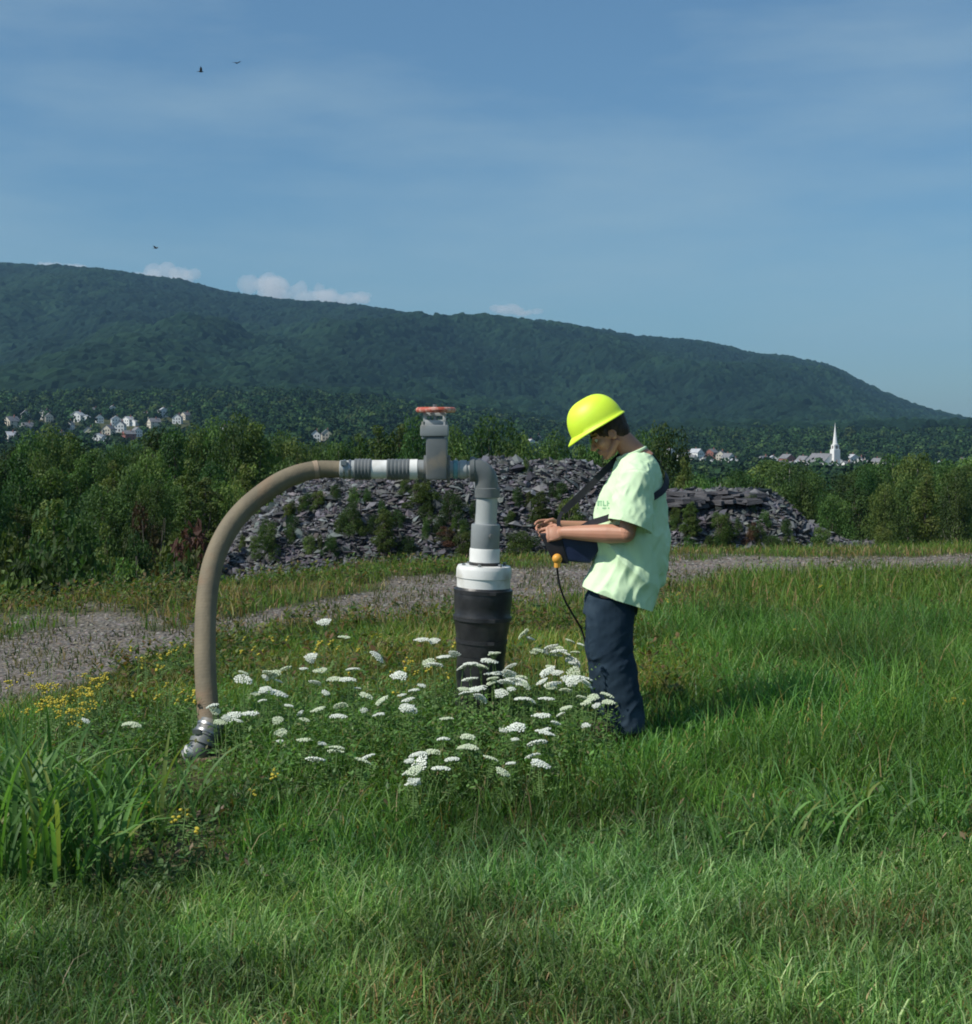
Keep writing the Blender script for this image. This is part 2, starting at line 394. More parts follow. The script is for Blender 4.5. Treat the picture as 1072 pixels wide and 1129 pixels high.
# canopy: one dome per tree cell
def canopy(X, Y, s, seed):
    ix = np.floor(X / s); iy = np.floor(Y / s); best = np.full(X.shape, 9.0); cid = np.zeros(X.shape)
    for dx in (-1, 0, 1):
        for dy in (-1, 0, 1):
            cx = ix + dx; cy = iy + dy; zz = np.zeros_like(cx)
            px = (cx + _hash(cx, cy, zz, seed)) * s; py = (cy + _hash(cx, cy, zz, seed + 1)) * s
            sz = 0.75 + 0.5 * _hash(cx, cy, zz, seed + 2)
            dd = np.hypot(X - px, Y - py) / s / sz
            m_ = dd < best; best = np.where(m_, dd, best); cid = np.where(m_, _hash(cx, cy, zz, seed + 3), cid)
    return best, cid
d1, c1 = canopy(X, Y, 11.0, 5); d2, c2 = canopy(X, Y, 30.0, 15)
Z += (9 * np.sqrt(np.clip(1 - d1 ** 2, 0, 1)) + 4 * c1 + 9 * np.clip(1 - d2 ** 2, 0, 1) * c2 + 3.0 * RNG.random(X.shape)) * sstep(-0.01, 0.03, t) - 3 * (1 - sstep(0, 0.02, t))
vs = np.stack([X.ravel(), Y.ravel(), Z.ravel()], 1)
nx = len(xs); ny = len(ys); i, j = np.meshgrid(np.arange(ny - 1), np.arange(nx - 1), indexing='ij')
q = np.stack([i * nx + j, i * nx + j + 1, (i + 1) * nx + j + 1, (i + 1) * nx + j], -1).reshape(-1, 4)
base = np.array([0.008, 0.023, 0.015]); warm = np.array([0.016, 0.036, 0.018]); cold = np.array([0.004, 0.012, 0.010])
k1 = c1.ravel()[:, None]; k2 = sstep(0.35, 0.65, fbm2(X / 160, Y / 260, 61, 4)).ravel()[:, None]
col = base * (1 - k1) + warm * k1; col = col * (1 - 0.55 * k2) + cold * 0.55 * k2
col *= (0.75 + 0.5 * c2.ravel()[:, None])
mm = leaf_mat('mountain_forest', transl=0.0, rough=0.9, spec=0.05)
link('mountain', np_mesh('mountain', vs, q, col=col, smooth=False), mm, kind='structure')

# ------------------------------------------------------------------ grass and weeds
def blades(name, x, y, h, w, col, lean=0.5, segs=3, mt=None, curl=0.6, z0=-0.01, dirbias=None, label=None, tipk=1.35):
    """every blade is a bent tapering strip standing on the ground"""
    n = len(x); z = H(x, y) + z0
    th = RNG.random(n) * 2 * PI; fc = RNG.random(n) * PI
    if dirbias is not None: th = np.where(RNG.random(n) < dirbias[1], dirbias[0] + RNG.normal(0, 0.5, n), th)
    ln = np.abs(RNG.normal(0, 1, n)) * lean; cv = RNG.random(n) * curl
    V = []; 
    for k in range(segs + 1):
        t = k / segs; a = ln * t + cv * t * t * 1.6
        ox = h * np.sin(np.clip(a, 0, 1.9)) * t * 0.75; oz = h * t * np.cos(np.clip(a * 0.8, 0, 1.5))
        cx = x + ox * np.cos(th); cy = y + ox * np.sin(th); cz = z + oz
        ww = w * (1 - t ** 1.6) * 0.5
        if k < segs:
            V.append(np.stack([cx - ww * np.cos(fc), cy - ww * np.sin(fc), cz], 1)); V.append(np.stack([cx + ww * np.cos(fc), cy + ww * np.sin(fc), cz], 1))
        else: V.append(np.stack([cx, cy, cz], 1))
    m = 2 * segs + 1
    V = np.stack(V, 1).reshape(-1, 3)
    o = (np.arange(n) * m)[:, None]
    Q = np.concatenate([o + np.array([[2 * k, 2 * k + 1, 2 * k + 3, 2 * k + 2]]) for k in range(segs - 1)], 0)
    T = o + np.array([[2 * segs - 2, 2 * segs - 1, 2 * segs]])
    cc = np.repeat(col, m, 0)
    ob = link(name, np_mesh(name, V, Q, T, col=cc), mt, kind='stuff')
    if label: ob['label'] = label
    return ob

GM = leaf_mat('grass_blade', transl=0.38, rough=0.5, spec=0.3)
def mixc(pal, wts, n, var=0.25):
    idx = RNG.choice(len(pal), n, p=np.array(wts) / sum(wts)); c = np.array(pal)[idx]
    return c * (1 + (RNG.random((n, 1)) - 0.5) * 2 * var) * (1 + (RNG.random((n, 3)) - 0.5) * 0.2)

def patchy(c, x, y, sc=2.4, amt=0.40, seed=151):
    k = fbm2(x * sc, y * sc, seed, 3)[:, None]; g_ = fbm2(x * sc * 0.4, y * sc * 0.4, seed + 5, 3)[:, None]
    return c * (1 - amt + 2 * amt * sstep(0.25, 0.75, k)) * (1 + (g_ - 0.5) * np.array([0.4, 0.05, -0.2]))
def scatter(n, y0, y1, k=0.40, pad=0.8, pw=1.0):
    """points spread over the ground in a fan in front of the lens with a margin round it"""
    y = y0 + (y1 - y0) * RNG.random(n) ** pw; x = (RNG.random(n) * 2 - 1) * (k * y + pad)
    return x, y
def fan(n, y0, y1, **kw):
    # density even per square metre
    y = np.sqrt(RNG.random(n) * (y1 ** 2 - y0 ** 2) + y0 ** 2); x = (RNG.random(n) * 2 - 1) * (0.42 * y + 1.2)
    return x, y
G1 = [(0.095, 0.185, 0.055), (0.135, 0.235, 0.075), (0.060, 0.125, 0.040), (0.185, 0.265, 0.12), (0.135, 0.215, 0.11), (0.27, 0.34, 0.19)]
STRAW = [(0.26, 0.19, 0.11), (0.20, 0.13, 0.07), (0.32, 0.27, 0.16)]
def height_map(x, y):
    """how tall the sward stands"""
    e = 5.35 + 0.25 * np.sin(x * 2.1) + 0.5 * (fbm2(x * 1.2, y * 1.2, 51, 3) - 0.5) - 0.35 * sstep(-0.6, -1.4, x)
    return e
def tread(x, y):
    """grass is worn low round the hose foot, the casing and the man's feet, and thin under the wildflowers"""
    k = np.ones_like(x)
    for px_, py_, rx_, ry_, m_ in [(-1.38, 6.75, 0.34, 0.55, 0.22), (-0.04, 7.3, 0.35, 0.5, 0.7), (0.75, 7.35, 0.4, 0.35, 0.75), (-0.3, 6.6, 1.3, 0.9, 0.95), (-1.28, 5.6, 0.36, 0.5, 0.3), (-1.7, 5.3, 0.5, 0.5, 0.5)]:
        d = np.hypot((x - px_) / rx_, (y - py_) / ry_); k *= m_ + (1 - m_) * sstep(0.6, 1.2, d)
    return k
# short mown sward in front
x, y = fan(158000, 2.9, 6.6); dry = fbm2(x * 1.7, y * 1.7, 71, 4)
e = height_map(x, y); k = (y < e + 0.3 * RNG.random(len(x))); x, y, dry, e = x[k], y[k], dry[k], e[k]
n = len(x); c = mixc(G1, [3, 2.4, 2.6, 2, 2, 0.9], n, 0.35); pr = sstep(0.52, 0.72, dry) * 0.26 + 0.05
s = RNG.random(n) < pr; c[s] = mixc(STRAW, [2, 3, 1], int(s.sum()))
tuft = fbm2(x * 3.0, y * 3.0, 81, 3)
c = patchy(c, x, y) * np.array([1.14, 1.18, 0.98]); h = (0.055 + 0.13 * RNG.random(n) ** 1.6) * (0.55 + 0.9 * tuft); h[s] *= 0.75
blades('grass', x, y, h, RNG.uniform(0.0030, 0.0082, n), c, lean=0.65, segs=3, mt=GM, curl=0.9, label='short mown green grass with dry patches in front')
# middle sward: taller, thicker
x, y = fan(180000, 4.7, 11.5); e = height_map(x, y)
tk = track(x, y); k = (y > e) & (RNG.random(len(x)) > tk * 1.3); x, y, tk = x[k], y[k], tk[k]; n = len(x)
right = sstep(0.9, 1.5, x + 0.3 * (fbm2(x, y, 91, 3) - 0.5)) * sstep(6.0, 7.2, y); t2 = fbm2(x * 1.6, y * 1.6, 93, 3); dry = fbm2(x * 0.9, y * 0.9, 97, 4)
near_ = sstep(4.9, 7.0, y)
h = (0.08 + (0.07 + 0.12 * near_) * RNG.random(n) ** 1.3) * (0.45 + 1.1 * t2) * tread(x, y) * (1 + 0.6 * right) * (1 - 0.35 * sstep(8.2, 10, y) * (1 - right)) * (1 - 0.5 * sstep(-1.2, -1.9, x) * sstep(6.4, 7.2, y))
G2 = [(0.055, 0.125, 0.025), (0.080, 0.165, 0.035), (0.038, 0.092, 0.020), (0.115, 0.195, 0.050), (0.080, 0.155, 0.065)]
c = mixc(G2, [3, 3, 3, 2, 1.5], n)
wy = sstep(7.6, 9.0, y) * (1 - right); pr = 0.035 + 0.26 * wy * sstep(0.42, 0.64, dry) + 0.05 * sstep(0.58, 0.7, dry); s = RNG.random(n) < pr
c[s] = mixc(STRAW + [(0.16, 0.12, 0.03)], [2, 3, 1, 3], int(s.sum()))
yl = (RNG.random(n) < 0.5 * wy) & ~s; c[yl] = mixc([(0.11, 0.15, 0.025), (0.14, 0.15, 0.03)], [1, 1], int(yl.sum()))
c = patchy(c, x, y, 1.6, 0.4) * (np.array([1.16, 1.22, 1.20]) * (1 - sstep(5.2, 6.4, y)[:, None] ) + np.array([1.30, 1.36, 1.15]) * sstep(5.2, 6.4, y)[:, None]); blades('grass', x, y, h, RNG.uniform(0.004, 0.010, n), c, lean=0.5, segs=3, mt=GM, curl=0.7, label='knee high green meadow grass around the pipe')
x, y = fan(520, 3.6, 9.5); n = len(x)
blades('dry_stalks', x, y, RNG.uniform(0.12, 0.32, n) * np.where(y < 5.4, 0.6, 1), RNG.uniform(0.0025, 0.0045, n), mixc([(0.34, 0.30, 0.19), (0.26, 0.21, 0.12), (0.30, 0.36, 0.20)], [2, 1, 2], n), lean=0.5, segs=3, mt=GM, label='scattered pale dry stalks and seed stems')
# far sward up to the brink and beyond
x, y = fan(130000, 11.0, 25.0); tk = track(x, y); d = y - edge_y(x)
k = (RNG.random(len(x)) > tk * 1.15) & (d < 2.2); x, y, tk, d = x[k], y[k], tk[k], d[k]; n = len(x)
t2 = fbm2(x * 1.1, y * 1.1, 103, 3); dry = fbm2(x * 0.7, y * 0.9, 107, 4); right = sstep(1.6, 3.0, x) * (y < np.interp(x, [0, 3, 12], [13, 16.2, 18]))
h = (0.08 + 0.22 * RNG.random(n) ** 1.3) * (0.5 + 0.9 * t2) * (1 - 0.25 * sstep(-3.5, -1.0, d) * 1.6) * (1 + 0.3 * right)
h *= np.where((y < np.interp(x, [t[0] for t in TU], [t[1] for t in TU])) & (right < 0.5), 0.6, 1.0)
c = mixc([(0.070, 0.135, 0.028), (0.095, 0.165, 0.034), (0.130, 0.170, 0.038), (0.050, 0.100, 0.022)], [3, 3, 2, 2], n)
s = RNG.random(n) < (0.08 + 0.45 * sstep(0.5, 0.62, dry) * (1 - right)); c[s] = mixc(STRAW + [(0.15, 0.13, 0.04)], [2, 3, 1, 3], int(s.sum()))
c = c * np.array([1.3, 1.3, 1.15]); blades('grass', x, y, h, RNG.uniform(0.007, 0.016, n), c, lean=0.4, segs=2, mt=GM, curl=0.6, label='rough grass along both sides of the gravel track')
# sparse sprouts and low weeds on the track
x, y = fan(60000, 8.0, 19.0); tk = track(x, y); k = (tk > 0.3) & (fbm2(x * 1.6, y * 1.6, 111, 4) > 0.49 - 0.10 * (np.exp(-((x + 1.2) / 1.2) ** 2)) + 0.03 * (x > 1)); x, y = x[k], y[k]; n = len(x)
blades('track_weeds', x, y, RNG.uniform(0.03, 0.12, n), RNG.uniform(0.006, 0.014, n), mixc([(0.09, 0.10, 0.03), (0.16, 0.13, 0.06), (0.06, 0.10, 0.03)], [2, 2, 2], n), lean=0.7, segs=2, mt=GM, label='sparse low weeds growing in the gravel')
# track stones
def stones(name, x, y, s, pal, label, flat=0.5, zoff=0.0, tilt=0.25):
    n = len(x); z = H(x, y) + zoff
    base = np.array([(1, 0, 0), (0.3, 0.95, 0), (-0.8, 0.6, 0), (-0.8, -0.6, 0), (0.3, -0.95, 0), (0.15, 0.1, 1), (-0.35, -0.2, 0.8), (0, 0, -0.8)], float)
    Fc = np.array([(0, 1, 5), (1, 2, 5), (2, 6, 5), (2, 3, 6), (3, 4, 6), (4, 5, 6), (4, 0, 5), (1, 0, 7), (2, 1, 7), (3, 2, 7), (4, 3, 7), (0, 4, 7)])
    v = base[None] * (1 + 0.45 * (RNG.random((n, 8, 3)) - 0.5)); sc = s[:, None, None] * np.stack([np.ones(n), RNG.uniform(0.5, 0.9, n), RNG.uniform(0.3, 1, n) * flat], 1)[:, None, :]
    v = v * sc
    a = RNG.random(n) * 2 * PI; tl = RNG.normal(0, tilt, n)
    ca, sa = np.cos(a)[:, None], np.sin(a)[:, None]; ct, st = np.cos(tl)[:, None], np.sin(tl)[:, None]
    X_, Z_ = v[..., 0] * ct - v[..., 2] * st, v[..., 0] * st + v[..., 2] * ct
    v = np.stack([X_ * ca - v[..., 1] * sa + x[:, None], X_ * sa + v[..., 1] * ca + y[:, None], Z_ + z[:, None]], -1)
    F_ = (np.arange(n) * 8)[:, None, None] + Fc[None]
    c = np.repeat(mixc(pal, [1] * len(pal), n, 0.2), 8, 0)
    o = link(name, np_mesh(name, v.reshape(-1, 3), None, F_.reshape(-1, 3), col=c), SM, kind='stuff'); o['label'] = label
    return o
SM = leaf_mat('stone', transl=0.0, rough=0.85, spec=0.2)
x, y = fan(70000, 7.6, 20.0); k = track(x, y) > 0.45; x, y = x[k], y[k]
stones('gravel', x, y, RNG.uniform(0.008, 0.022, len(x)) * (0.8 + y / 25), [(0.14, 0.128, 0.118), (0.21, 0.195, 0.18), (0.10, 0.09, 0.085), (0.17, 0.14, 0.105)], 'loose grey gravel covering the track')

# ------------------------------------------------------------------ slate spoil bank
SLP = [(0.086, 0.090, 0.098), (0.115, 0.120, 0.128), (0.050, 0.052, 0.057), (0.165, 0.170, 0.178), (0.085, 0.083, 0.082)]
x = RNG.uniform(-9.5, 12, 95000); y = RNG.uniform(27.5, 36.0, 95000); k = (slate_mask(x, y) > 0.4); x, y = x[k], y[k]
s = RNG.uniform(0.025, 0.07, len(x)) + 0.12 * RNG.random(len(x)) ** 6
stones('slate_rubble', x, y, s, SLP, 'broken purple grey slate slabs tipped over the bank', flat=0.5, zoff=0.02, tilt=0.6)
x = RNG.uniform(-9, 11, 420); y = RNG.uniform(28.5, 34.5, 420); k = (slate_mask(x, y) > 0.7); x, y = x[k], y[k]
stones('slate_slabs', x, y, RNG.uniform(0.12, 0.26, len(x)), SLP, 'larger slate blocks lying among the rubble', flat=0.5, zoff=0.04, tilt=0.5)
# overhanging ledge of bedded slate on the right
led = MB(); rr = random.Random(5)
for k in range(64):
    u = rr.uniform(746, 826); lay = rr.randint(0, 2); Yl = 33.2 + lay * 0.25 + rr.uniform(-0.3, 0.3)
    p = P(u, 545 + (2 - lay) * 4 + rr.uniform(-1.5, 1.5) + max(0, u - 825) * 0.45, Yl)
    led.box(p, (rr.uniform(0.15, 0.55) * (2 if k % 9 == 0 else 1), rr.uniform(0.4, 1.3), rr.uniform(0.04, 0.12)), Matrix.Rotation(rr.uniform(-1.2, 1.2), 3, 'Z') @ Matrix.Rotation(rr.uniform(-0.16, 0.16) + 0.03, 3, 'Y') @ Matrix.Rotation(rr.uniform(-0.15, 0.15), 3, 'X'), taper=0.94)
slm = varied('bedded_slate', (0.045, 0.044, 0.050), (0.095, 0.093, 0.10), scale=2.0, rough=0.85, bump=0.6, bscale=9, stretch=(1, 1, 6), bdist=0.05)
o = led.build('rock_ledge', slm, smooth=False); o['label'] = 'dark bedded slate ledge jutting from the top of the bank'; o['category'] = 'rock ledge'

# ------------------------------------------------------------------ trees
LM = leaf_mat('leaves', transl=0.30, rough=0.6, objvar=1.0, spec=0.2)
bark = varied('bark', (0.085, 0.065, 0.05), (0.16, 0.14, 0.12), scale=6, rough=0.9, bump=0.5, bscale=20, stretch=(1, 1, 0.3))
pbark = varied('pale_bark', (0.28, 0.26, 0.23), (0.40, 0.38, 0.34), scale=4, rough=0.85, bump=0.3, bscale=12, stretch=(1, 1, 2))
def crown_mesh(name, clumps, nleaf, size, pal, seed):
    r = np.random.default_rng(seed); V = []; Cc = []
    tot = sum(c[3] ** 2 for c in clumps)
    for (cx, cy, cz, cr) in clumps:
        n = max(30, int(nleaf * cr ** 2 / tot))
        d = r.normal(0, 1, (n, 3)); d /= np.linalg.norm(d, axis=1)[:, None]; rad = cr * (0.45 + 0.55 * r.random(n) ** 0.5)[:, None]
        wob = 0.75 + 0.5 * noise3(d * 2.2 + seed + cx * 3.1, seed)[:, None]
        p = d * rad * wob * np.array([1, 1, 0.82]) + np.array([cx, cy, cz])
        # random leaf frames
        a = r.normal(0, 1, (n, 3)) + d * 0.8 + np.array([0, 0, 0.5]); a /= np.linalg.norm(a, axis=1)[:, None]
        b_ = np.cross(a, r.normal(0, 1, (n, 3))); b_ /= np.linalg.norm(b_, axis=1)[:, None]; c_ = np.cross(a, b_)
        s = size * r.uniform(0.6, 1.3, n)[:, None]
        V.append(np.stack([p - b_ * s, p - c_ * s * 0.55 + a * s * 0.15, p + b_ * s, p + c_ * s * 0.55 + a * s * 0.15], 1))
        base = np.array(pal[r.integers(len(pal))]) * r.uniform(0.85, 1.15)
        Cc.append(np.repeat((base * r.uniform(0.75, 1.3, (n, 1)))[:, None, :], 4, 1))
    V = np.concatenate(V).reshape(-1, 3); Cc = np.concatenate(Cc).reshape(-1, 3)
    return np_mesh(name, V, np.arange(len(V)).reshape(-1, 4), col=Cc)
def trunk_mesh(name, h, r0, tips, seed, stems=1):
    rr = random.Random(seed); m = MB()
    for s in range(stems):
        a = rr.uniform(0, 6.28); sx, sy = (math.cos(a) * 0.25 * (stems > 1), math.sin(a) * 0.25 * (stems > 1)); pts = []; rs = []
        for k in range(7):
            t = k / 6; pts.append((sx * (1 + 2.0 * t) + rr.uniform(-.05, .05) * h * 0.2 * t, sy * (1 + 2.0 * t) + rr.uniform(-.05, .05) * h * 0.2 * t, -0.4 + (h * 0.93 + 0.4) * t)); rs.append(r0 * (1.25 if k == 0 else 1) * (1 - 0.88 * t) / (1 if stems == 1 else 1.3))
        m.tube(pts, rs, n=7)
        for (cx, cy, cz, cr) in tips:
            if rr.random() < 0.65 / stems + 0.1:
                b0 = Vector(pts[min(5, max(1, int((cz / h) * 6 - 1.4)))]); e = Vector((cx, cy, cz)); md = (b0 + e) / 2 + Vector((0, 0, -0.06 * h * 0.4))
                m.tube([b0, md, e], [r0 * 0.34, r0 * 0.22, r0 * 0.07], n=5)
    return m.mesh(name)
def make_tree(kind, h, w, nl, size, pal, seed, form='round', bk=None, stems=1, name='tree'):
    rr = random.Random(seed); cl = []
    lowc = {'round': 0.28, 'tall': 0.22, 'bush': 0.02, 'open': 0.42}[form]
    nc = {'round': 26, 'tall': 30, 'bush': 18, 'open': 20}[form]
    for k in range(nc):
        t = lowc + (0.97 - lowc) * (k + rr.random()) / nc; tt = (t - lowc) / (1 - lowc)
        prof = {'round': math.sin(PI * (0.16 + 0.80 * tt)) ** 0.7, 'tall': (1 - tt) ** 0.6 * (0.55 + 0.6 * min(1, tt * 4)), 'bush': math.sqrt(max(0.05, 1 - tt ** 2)), 'open': math.sin(PI * (0.2 + 0.7 * tt))}[form]
        a = k * 2.4 + rr.uniform(-.5, .5); r = w / 2 * prof * rr.uniform(0.35, 0.95)
        cr = w * rr.uniform(0.13, 0.22) * (0.65 + 0.5 * prof)
        cl.append((math.cos(a) * r, math.sin(a) * r, h * t - cr * 0.3, cr))
    root = empty(name, (0, 0, 0), 'x', 'tree' if form != 'bush' else 'shrub')
    link('crown', crown_mesh('crown', cl, nl, size, pal, seed), LM, root)
    link('trunk', trunk_mesh('trunk', h, h * 0.018 + 0.02, cl, seed, stems), bk or bark, root)
    return root
PG = [(0.050, 0.102, 0.027), (0.072, 0.135, 0.034), (0.098, 0.162, 0.042)]
PD = [(0.028, 0.064, 0.020), (0.042, 0.090, 0.026), (0.058, 0.112, 0.030)]
PY = [(0.070, 0.118, 0.027), (0.086, 0.124, 0.033), (0.056, 0.098, 0.024)]
PR = [(0.085, 0.050, 0.030), (0.070, 0.055, 0.025), (0.050, 0.070, 0.022)]
protos = {
    'round': [make_tree('r', 6, 4.6, 9000, 0.085, PG, 11), make_tree('r', 6, 4.4, 9000, 0.085, PD, 12), make_tree('r', 6, 5.0, 9000, 0.09, PG, 13)],
    'tall': [make_tree('t', 7, 3.0, 8000, 0.08, PG, 21, 'tall'), make_tree('t', 7, 2.6, 7000, 0.08, PY, 22, 'tall'), make_tree('t', 7, 3.4, 8000, 0.08, PD, 23, 'tall')],
    'bush': [make_tree('b', 2.6, 3.0, 7000, 0.06, PG, 31, 'bush', stems=3, name='shrub'), make_tree('b', 2.6, 2.6, 6500, 0.06, PY, 32, 'bush', stems=3, name='shrub'), make_tree('b', 2.6, 3.2, 7000, 0.06, PD, 34, 'bush', stems=3, name='shrub')],
    'red': [make_tree('b', 2.6, 2.4, 5000, 0.06, PR, 33, 'bush', stems=3, name='shrub')],
    'open': [make_tree('o', 7, 5.2, 8000, 0.10, PD, 41, 'open', pbark), make_tree('o', 7, 4.8, 8000, 0.10, PG, 42, 'open', pbark)],
}
used = set(); tree_n = 0; PH = {'round': 6, 'tall': 7, 'bush': 2.6, 'red': 2.6, 'open': 7}
def put_tree(form, var, x, y, h, wk, label, group):
    global tree_n
    pr = protos[form][var % len(protos[form])]; key = (form, var % len(protos[form]))
    o = pr if key not in used else copy_tree(pr); used.add(key); tree_n += 1
    s = h / PH[form]
    o.location = (x, y, float(H(x, y)) - 0.15 * s); o.scale = (s * wk, s * wk, s); rt = random.Random(tree_n * 7 + 1); o.rotation_euler = (0, 0, rt.uniform(0, 6.28))
    o['label'] = label
    if group: o['group'] = group
    elif 'group' in o: del o['group']
    return o
def tree_at(form, var, u, vtop, Y, wpx=None, label='', group=None, hmin=0.8):
    p = P(u, vtop, Y); z = float(H(p.x, p.y)); h = max(hmin, p.z - z) * 1.03
    wk = 1.0
    if wpx: wk = (wpx / 1600 * Y) / (h / PH[form] * {'round': 4.8, 'tall': 3.2, 'bush': 3.1, 'red': 2.6, 'open': 5.2}[form]); wk = min(2.6, max(0.45, wk))
    return put_tree(form, var, p.x, p.y, h, wk, label, group)
rt = random.Random(3)
# far row of the left thicket, its ragged top stands against the town
L1 = 'leafy green tree in the thicket top row left of the hose arch'; g1 = 'trees along the top of the left thicket'
for u, v in [(-70, 492), (-40, 480), (-12, 492), (12, 494), (34, 478), (58, 474), (80, 473), (102, 490), (126, 494), (150, 484), (172, 470), (192, 465), (214, 470), (236, 462), (258, 458), (282, 464), (306, 476), (328, 484), (350, 488), (374, 483), (398, 474), (420, 466), (440, 462)]:
    tree_at(rt.choice(['round', 'tall', 'round']), rt.randint(0, 2), u, v + rt.uniform(-3, 3), rt.uniform(62, 78), rt.uniform(52, 78), L1 if u < 320 else 'leafy green tree behind the slate bank below the hose arch', g1 if u < 320 else 'trees behind the left half of the slate bank')
L2 = 'green tree in the middle rows of the left thicket'; g2 = 'trees in the middle of the left thicket'
for Y, v0, v1, us in [(52, 492, 512, (-50, 345, 36)), (42, 508, 535, (-60, 300, 40)), (34.5, 528, 555, (-60, 232, 44))]:
    for u in range(*us):
        uu = u + rt.uniform(-12, 12)
        if Y < 40 and uu > 235: continue
        tree_at(rt.choice(['round', 'tall', 'round', 'tall']), rt.randint(0, 2), uu, rt.uniform(v0, v1), Y + rt.uniform(-3, 3), rt.uniform(55, 85), L2, g2)
L3 = 'green bush at the front of the thicket beyond the grassy brink'; g3 = 'bushes at the front of the left thicket'
for Y, v0, v1, us in [(26.5, 556, 590, (-60, 228, 42)), (21.5, 590, 618, (-70, 200, 44))]:
    for u in range(*us):
        tree_at(rt.choice(['bush', 'bush', 'tall', 'round']), rt.randint(0, 2), u + rt.uniform(-12, 12), rt.uniform(v0, v1), Y + rt.uniform(-1, 1), rt.uniform(60, 95), L3, g3)
tree_at('red', 0, 202, 574, 22.5, 30, 'reddish brown shrub at the right end of the thicket')
tree_at('red', 0, 160, 553, 31, 34, 'rust tinted bush in the middle of the thicket')
# shrubs on the slate bank
def hit(u, v, y0=21.0, y1=38.0):
    ys = np.linspace(y0, y1, 800); x = (u - 536) / 1600 * ys; zr = EYE - (v - 475) / 1600 * ys
    k = np.nonzero(H(x, ys) >= zr)[0]
    return float(ys[k[0]]) if len(k) else 33.5
def shrub_on(f, va, u, vt, vb, w, label, group=None):
    Y = hit(u, vb); tree_at(f, va, u, vt, Y, w, label, group, hmin=0.35)
for u, vt, vb, w, f, va, lab in [(296, 572, 616, 34, 'bush', 0, 'small green shrub at the left end of the slate bank'), (352, 540, 560, 28, 'bush', 1, 'olive shrub high on the slate under the hose fittings'),
                       (388, 552, 585, 30, 'bush', 2, 'dark green shrub on the slate right of the olive shrub'), (424, 560, 618, 34, 'tall', 1, 'pointed yellow green sapling at the foot of the slate bank'), (466, 530, 560, 52, 'bush', 1, 'broad olive shrub below the grey gate valve'),
                       (498, 540, 575, 38, 'bush', 2, 'dark shrub on the slate left of the pale riser pipe'), (492, 580, 600, 36, 'red', 0, 'reddish brown scrub left of the riser pipe'), (512, 585, 616, 40, 'bush', 1, 'brown green shrub low behind the pale riser pipe'), (596, 540, 590, 34, 'tall', 1, 'slim sapling on the slate above the worker\'s hands'),
                       (574, 585, 616, 44, 'bush', 0, 'small bush beside the worker\'s hands'), (630, 545, 600, 44, 'bush', 1, 'bush on the slate behind the worker\'s forearm'), (762, 552, 600, 30, 'tall', 1, 'yellow green sapling on the slate right of the worker\'s back'), (798, 565, 602, 40, 'bush', 1, 'low bush on the slate below the rock ledge'),
                       (318, 555, 572, 20, 'bush', 1, 'tiny bush on the upper left slate'), (365, 590, 612, 22, 'bush', 0, 'tiny green bush low on the left slate'), (448, 590, 612, 24, 'bush', 2, 'tiny dark bush at the slate foot under the fittings'),
                       (850, 590, 612, 30, 'bush', 2, 'small dark bush at the lower right of the slate'), (905, 580, 610, 34, 'bush', 1, 'brownish bush at the right foot of the slate'), (830, 575, 600, 24, 'red', 0, 'rusty scrub on the slate under the ledge end'), (973, 580, 606, 30, 'bush', 1, 'olive bush standing alone on the far grass verge')]:
    shrub_on(f, va, u, vt, vb, w, lab)
for k in range(60):
    u = rt.uniform(250, 640) if k < 42 else rt.uniform(740, 880); vb = float(np.interp(u, RU, RV)) + rt.uniform(4, 80)
    if vb > 608: vb = 608
    w = rt.uniform(8, 20); shrub_on('bush', rt.randint(0, 2), u, vb - w * rt.uniform(0.6, 1.1), vb, w, 'little weed bush rooted among the slate rubble', 'little weed bushes rooted in the slate')
# trees straight behind the bank
for u, v, Y, w, f, va, lab in [(462, 460, 62, 60, 'round', 1, 'rounded tree behind the gate valve handwheel'), (505, 470, 60, 50, 'round', 1, 'dark tree between valve and dense round tree'), (540, 459, 58, 86, 'round', 1, 'dense dark round tree above the pipe elbow'), (575, 474, 60, 42, 'round', 0, 'smaller dark tree joined to the dense round one'),
                       (612, 478, 64, 50, 'round', 2, 'light green tree in front of the hard hat'), (640, 488, 62, 44, 'tall', 0, 'green tree below the hard hat brim'), (665, 480, 60, 50, 'round', 0, 'green tree hidden by the worker\'s head'), (705, 476, 56, 44, 'round', 1, 'dark tree touching the worker\'s neck'), (735, 468, 54, 62, 'round', 1, 'tall dark tree right behind the worker\'s shoulder'), (755, 500, 50, 40, 'tall', 1, 'green tree low behind the worker\'s shoulder')]:
    tree_at(f, va, u, v, Y, w, lab)
for k, u in enumerate(range(300, 700, 22)):
    tree_at('bush', rt.randint(0, 2), u + rt.uniform(-8, 8), float(np.interp(u, RU, RV)) - rt.uniform(8, 20), 40, 42, 'bushy growth on the crest of the slate bank', 'bushes along the crest of the slate bank')
for k, u in enumerate(range(752, 900, 17)):
    tree_at(rt.choice(['bush', 'round', 'tall']), rt.randint(0, 2), u + rt.uniform(-6, 6), rt.uniform(516, 532), rt.uniform(42, 52), rt.uniform(34, 52), 'low green tree growing above the rock ledge', 'low trees above the rock ledge')
for k, u in enumerate(range(880, 1120, 20)):
    tree_at(rt.choice(['round', 'tall', 'open']), rt.randint(0, 2), u + rt.uniform(-7, 7), rt.uniform(520, 542) - (10 if u > 950 else 0), rt.uniform(64, 90), rt.uniform(38, 56), 'green tree in the front row of the right hand wood', 'front row of the wood at the right')
